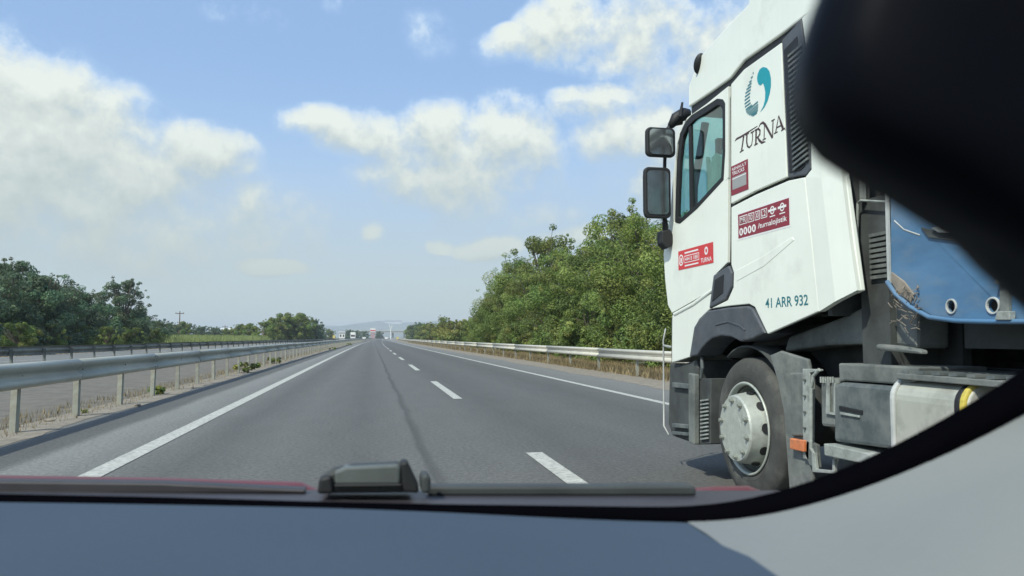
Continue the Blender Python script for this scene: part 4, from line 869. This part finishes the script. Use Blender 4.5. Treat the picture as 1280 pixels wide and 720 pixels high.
# ------------------------------------------------------------------ blue trailer
TL = root('semi_trailer', (3.9, 0, 0), 'dented blue steel trailer coupled behind the white cab', 'trailer')
side_px = [(1112, 40), (1112.2, 245), (1113, 352), (1124, 368), (1143, 384), (1166, 396.5), (1200, 401), (1240, 402), (1285, 402)]
SP = S(side_px, XS+.02); zbot = SP[-1].z; YB = -5.0
def oval(px, py, rx, ry, X=XS+.02, n=18): c = side(px, py, X); k = (side(px+rx, py, X)-c).length; h = (side(px, py+ry, X)-c).length; return [Vector((X, c.y+k*math.cos(2*math.pi*i/n), c.z+h*math.sin(2*math.pi*i/n))) for i in range(n)]
outer = [Vector((XS+.02, SP[0].y, 3.95))] + SP[1:] + [Vector((XS+.02, YB, zbot)), Vector((XS+.02, YB, 3.95))]
bm = B(); prism(bm, outer, (.03, 0, 0), [oval(1188, 383, 5.3, 7.6), oval(1240, 382, 7, 8.6)]); SD = obj('side_wall', bm, 'blue', TL, bevel=.008)
for a in ((1188, 383, 5.3, 7.6), (1240, 382, 7, 8.6)):
    o1 = oval(*a, X=XS+.012); c = sum(o1, Vector())/len(o1); bm = B(); prism(bm, [c+(p-c)*1.28 for p in o1], (.012, 0, 0), [o1]); obj('hole_rim', bm, 'paleedge', SD, bevel=.002)
simple('cargo_body', (XS+.3, YB+.05, zbot+.12), (XS+2.5, SP[1].y-.02, 3.93), 'blue', TL); simple('underframe', (XS+.3, YB, zbot-.12), (XS+2.4, SP[4].y, zbot+.11), 'void', TL)
bm = B(); prism(bm, [Vector((XS+.006, SP[1].y+.006, 3.95)), Vector((XS+.006, SP[2].y+.006, SP[2].z)), Vector((XS+.006, SP[2].y-.012, SP[2].z-.01)), Vector((XS+.006, SP[1].y-.01, 3.95))], (.012, 0, 0)); obj('front_edge_strip', bm, 'paleedge', TL)
bm = B(); e = [Vector((XS+.0, p.y, p.z)) for p in SP[2:]]+[Vector((XS, -4.9, zbot))]; tube(bm, e, .012, 6); obj('lower_flange', bm, 'blue', TL, smooth=True)
bm = B(); prism(bm, S([(1163, 285), (1172, 283), (1196, 287), (1196, 292), (1172, 291)], XS-.01), (.03, 0, 0)); obj('latch', bm, 'paleedge', TL, bevel=.004)
bm = B(); prism(bm, S([(1150, 284), (1200, 296), (1204, 303), (1160, 297)], XS+.008), (.012, 0, 0)); obj('latch_recess', bm, 'void', TL, bevel=.003)
bm = B(); tube(bm, [side(1118, 276, XS+.02), side(1130, 287, XS+.02), side(1150, 294, XS+.02)], .004, 5); obj('bent_wire', bm, 'paleedge', TL)
bm = B(); prism(bm, S([(1249, 342), (1260, 342), (1260, 400), (1249, 400)], XS-.0), (.02, 0, 0)); obj('stake_post', bm, 'grime', TL, bevel=.003)
for a, b_ in ((338, 355), (389, 400)):
    bm = B(); prism(bm, S([(1246, a), (1262, a), (1262, b_), (1243, b_)], XS-.02), (.03, 0, 0)); obj('stake_bracket', bm, 'bracket', TL, bevel=.003)
g = random.Random(5); bm = B()
for k in range(46):
    a = (g.uniform(1114, 1150), g.uniform(360, 412)); b_ = (a[0]+g.uniform(-11, 13), a[1]+g.uniform(-7, 9)); p, q = side(*a, XS-.01), side(*b_, XS-.01+g.uniform(0, .05)); tube(bm, [p, (p+q)/2+Vector((0, g.uniform(-.01, .01), g.uniform(-.01, .01))), q], .0026, 4)
tag(obj('frayed_wiring', bm, 'rust', TL), kind='stuff')
bm = B(); prism(bm, S([(1114, 340), (1130, 352), (1142, 368), (1138, 378), (1122, 366), (1114, 353)], XS+.012), (.01, 0, 0)); obj('rusty_patch', bm, 'rust', TL, bevel=.003)
for yy in (-3.9, -2.6):
    for s, xx in ((1, XS+.05), (-1, XS+2.45)):
        bm = B(); lathe_x(bm, (xx, yy, .5), [(s*a, b_) for a, b_ in ((.3, .02), (.3, .5), (.04, .5), (.0, .42), (.02, .3), (.1, .27), (.1, .02))], 32); obj('wheel', bm, 'tyre', TL, smooth=True)

# ------------------------------------------------------------------ our own car
CAR = root('car', (0, .3, 0), 'car with blue-grey dashboard, black mirror and red bonnet that we look out of', 'car')
up = [(-70, 616), (200, 621), (400, 627), (540, 630), (700, 632), (850, 634), (900, 630), (950, 621), (1000, 607), (1060, 584), (1120, 556), (1180, 524), (1230, 494), (1290, 455), (1350, 410), (1420, 350)]
lo = [(-70, 629), (200, 633), (400, 637), (540, 642), (700, 650), (855, 656), (925, 653), (1000, 638), (1060, 620), (1120, 597), (1180, 570), (1230, 545), (1290, 512), (1350, 474), (1420, 425)]
def dpt(px): return .62 if px < 850 else .62-.14*min(1, (px-850)/500)
def smoothline(pts, n=60):
    xs_ = np.array([p[0] for p in pts], float); ys_ = np.array([p[1] for p in pts], float); q = np.linspace(xs_[0], xs_[-1], n)
    y = np.interp(q, xs_, ys_); k = np.array([1, 2, 3, 2, 1])/9; yp = np.convolve(np.pad(y, 2, 'edge'), k, 'valid'); yp[:2] = y[:2]; yp[-2:] = y[-2:]; return q, yp
qx, uy = smoothline(up); _, ly = smoothline(lo); ly = np.interp(qx, _, ly)
bm = B(); rows = []
for x, a, b_ in zip(qx, uy, ly): D_ = dpt(x); rows.append([deep(x, a+26, D_*1.06), deep(x, a+1, D_*1.03), deep(x, a, D_*1.01), deep(x, a+(b_-a)*.4, D_*.985), deep(x, b_, D_*.98), deep(x, b_+10, D_*1.0)])
grid(bm, rows); obj('windscreen_seal', bm, 'seal', CAR, smooth=True)
# dashboard top
def dash_depth(y, yb, x): return dpt(min(x, 855))*.985*(yb-422)/(y-422)
def edge_x(f_): return 862+f_*205
bm = B(); rows = []
for i in range(25):
    u_ = i/24; r_ = []
    for k in range(10):
        f_ = k/9; x = -150+u_*(edge_x(f_)+12+150); yb = np.interp(min(x, 858), qx, ly)-3; y = yb+(795-yb)*f_
        r_.append(deep(x, y, dash_depth(y, yb, x)*(1-.02*math.sin(f_*3.1))))
    rows.append(r_)
grid(bm, rows); obj('dashboard', bm, 'dash', CAR, smooth=True)
# light trim rising to the right of the dashboard
bm = B(); rows = []
for i in range(27):
    s_ = i/26; x = 858+s_*562; yb = np.interp(x, qx, ly)-3; r_ = []
    for k in range(11):
        f_ = k/10; xx = x+(edge_x(f_)+(1520-edge_x(f_))*s_-(858+s_*562))*min(1, f_*1.0+(0 if k else 0)) if k else x
        xx = (1-s_)*edge_x(f_)+s_*(1420+f_*80) if k else x
        y = yb+(800-yb)*f_; dd = dash_depth(655+(795-655)*f_, 653, 855)
        d0 = (dd-.006)*(1-s_)+(.48*(1-f_)+.36*f_)*s_ if k else dpt(x)*.982
        r_.append(deep(xx, y, d0-.02*math.sin(f_*3.14)*math.sin(min(1, s_*2)*1.57)))
    rows.append(r_)
grid(bm, rows); obj('pillar_trim', bm, 'trim', CAR, smooth=True)
# bonnet
cr = [(-120, 590), (0, 594), (200, 597), (378, 602), (394, 612), (520, 616), (860, 617), (876, 608), (935, 607), (960, 616), (1100, 640)]
bm = B(); rows = []
for x in np.linspace(-120, 1100, 60):
    y = np.interp(x, [p[0] for p in cr], [p[1] for p in cr]); a = deep(x, y+8, .86); b_ = deep(x, y, 1.0); r_ = [a-Vector((0, 0, .02)), a, b_]
    for k, (dy, dz) in enumerate(((.25, .055), (.5, .14), (.72, .25), (.82, .42), (.84, .7))): r_.append(b_+Vector((0, dy, -dz)))
    rows.append(r_)
grid(bm, rows); obj('bonnet', bm, 'carred', CAR, smooth=True)
bm = B(); rows = []
for x in np.linspace(-120, 1000, 30): rows.append([deep(x, 607+.012*(x+60)*(x < 400)+6*(x >= 400)-(0 if x < 880 else 0), .84)-Vector((0, 0, 0)), deep(x, 648, .63)])
grid(bm, rows); obj('cowl', bm, 'cowl', CAR)
bm = B(); prism(bm, [deep(*p, .80) for p in ((-60, 601), (200, 604), (382, 612), (382, 617), (200, 617), (-60, 617))], (0, .02, 0)); obj('wiper_and_reflection_bar', bm, 'cowl', CAR, bevel=.003)
bm = B(); prism(bm, [deep(*p, .79) for p in ((534, 608), (700, 608), (866, 607), (871, 611), (871, 620), (534, 620))], (0, .02, 0)); obj('wiper_and_reflection_bar', bm, 'wiper', CAR, bevel=.004)  # grey bar stands in for the reflection along the glass's lower edge
WB = None
bm = B(); prism(bm, [deep(*p, .75) for p in ((398, 617), (402, 594), (416, 585), (440, 580), (500, 577), (509, 582), (520, 616))], (0, .07, -.01)); WB = obj('wiper_arm', bm, 'wiper', CAR, bevel=.006)
for nm, pts, mt in (('arm_cover', ((419, 606), (418, 590), (432, 584), (496, 581), (501, 585), (500, 606)), 'wiperlight'), ('end_cap', ((396, 618), (399, 598), (414, 594), (417, 618)), 'black'), ('end_cap', ((500, 578), (509, 576), (523, 606), (524, 617), (503, 616)), 'black'), ('seam', ((418, 606), (502, 605), (502, 608), (418, 609)), 'black'), ('arm_foot', ((526, 598), (532, 592), (539, 598), (538, 617), (527, 617)), 'wiper')):
    bm = B(); prism(bm, [deep(*p, .745 if nm != 'seam' else .742) for p in pts], (0, .02 if nm != 'arm_foot' else .03, 0)); obj(nm, bm, mt, WB, bevel=.003)
# unseen roof slab, added to shape the cabin light, and windscreen pane
TOPY, TOPZ = -.22, EYE+.30
bm = B(); box(bm, (-1.15, -1.3, TOPZ), (.75, TOPY, TOPZ+.05)); obj('roof', bm, 'trim', CAR, bevel=.015)
bm = B(); rows = []
for i in range(12):
    x = -100+i*130; b_ = deep(x, 619 if x < 860 else np.interp(x, qx, uy)-6, .70 if x < 860 else dpt(x)*1.07); tpt = Vector((b_.x*.82, TOPY, TOPZ)); rows.append([b_, (b_+tpt)/2+Vector((0, .02, .03)), tpt])
grid(bm, rows); obj('windscreen', bm, 'windscreen', CAR, smooth=True)
# interior mirror close to the lens
mo = [(1090, -150), (1048, -50), (1031, 0), (1018, 40), (1013, 75), (1016, 112), (1030, 146), (1060, 182), (1110, 214), (1162, 243), (1212, 275), (1252, 299), (1310, 332), (1400, 430), (1500, 520), (1640, 640), (1760, 660), (1820, 560), (1780, 300), (1600, 20), (1400, -180), (1200, -230), (1060, -210)]
bm = B(); P = [deep(x+3, y-3, .125) for x, y in mo]; c = sum(P, Vector())/len(P)
rows = [[c+(p-c)*k+FW*dz for p in P+[P[0]]] for k, dz in ((.0001, -.012), (.5, -.011), (.82, -.009), (.93, -.006), (1.0, .0), (1.0, .004), (.93, .018), (.6, .030), (.0001, .032))]
grid(bm, rows); bmesh.ops.remove_doubles(bm, verts=bm.verts, dist=1e-5); MR = obj('rear_view_mirror', bm, 'mirrorblack', CAR, smooth=True)
bm = B(); q_ = deep(1480, 120, .14); tube(bm, [q_, q_+Vector((0, .0, .07)), Vector((q_.x, TOPY-.03, TOPZ))], .012, 8); obj('mirror_stem', bm, 'mirrorblack', MR, smooth=True)

# ------------------------------------------------------------------ air
hm = bpy.data.materials.new('haze_air'); hm.use_nodes = True; t = hm.node_tree; t.nodes.clear(); o = t.nodes.new('ShaderNodeOutputMaterial')
pv = t.nodes.new('ShaderNodeVolumePrincipled'); pv.inputs['Color'].default_value = (.86, .93, 1, 1); pv.inputs['Density'].default_value = .0003; pv.inputs['Anisotropy'].default_value = .0; t.links.new(pv.outputs[0], o.inputs['Volume'])
bm = B(); box(bm, (-9500, -700, -1.1), (9500, 9500, 90)); hz_o = obj('haze', bm, hm); tag(hz_o, kind='stuff')
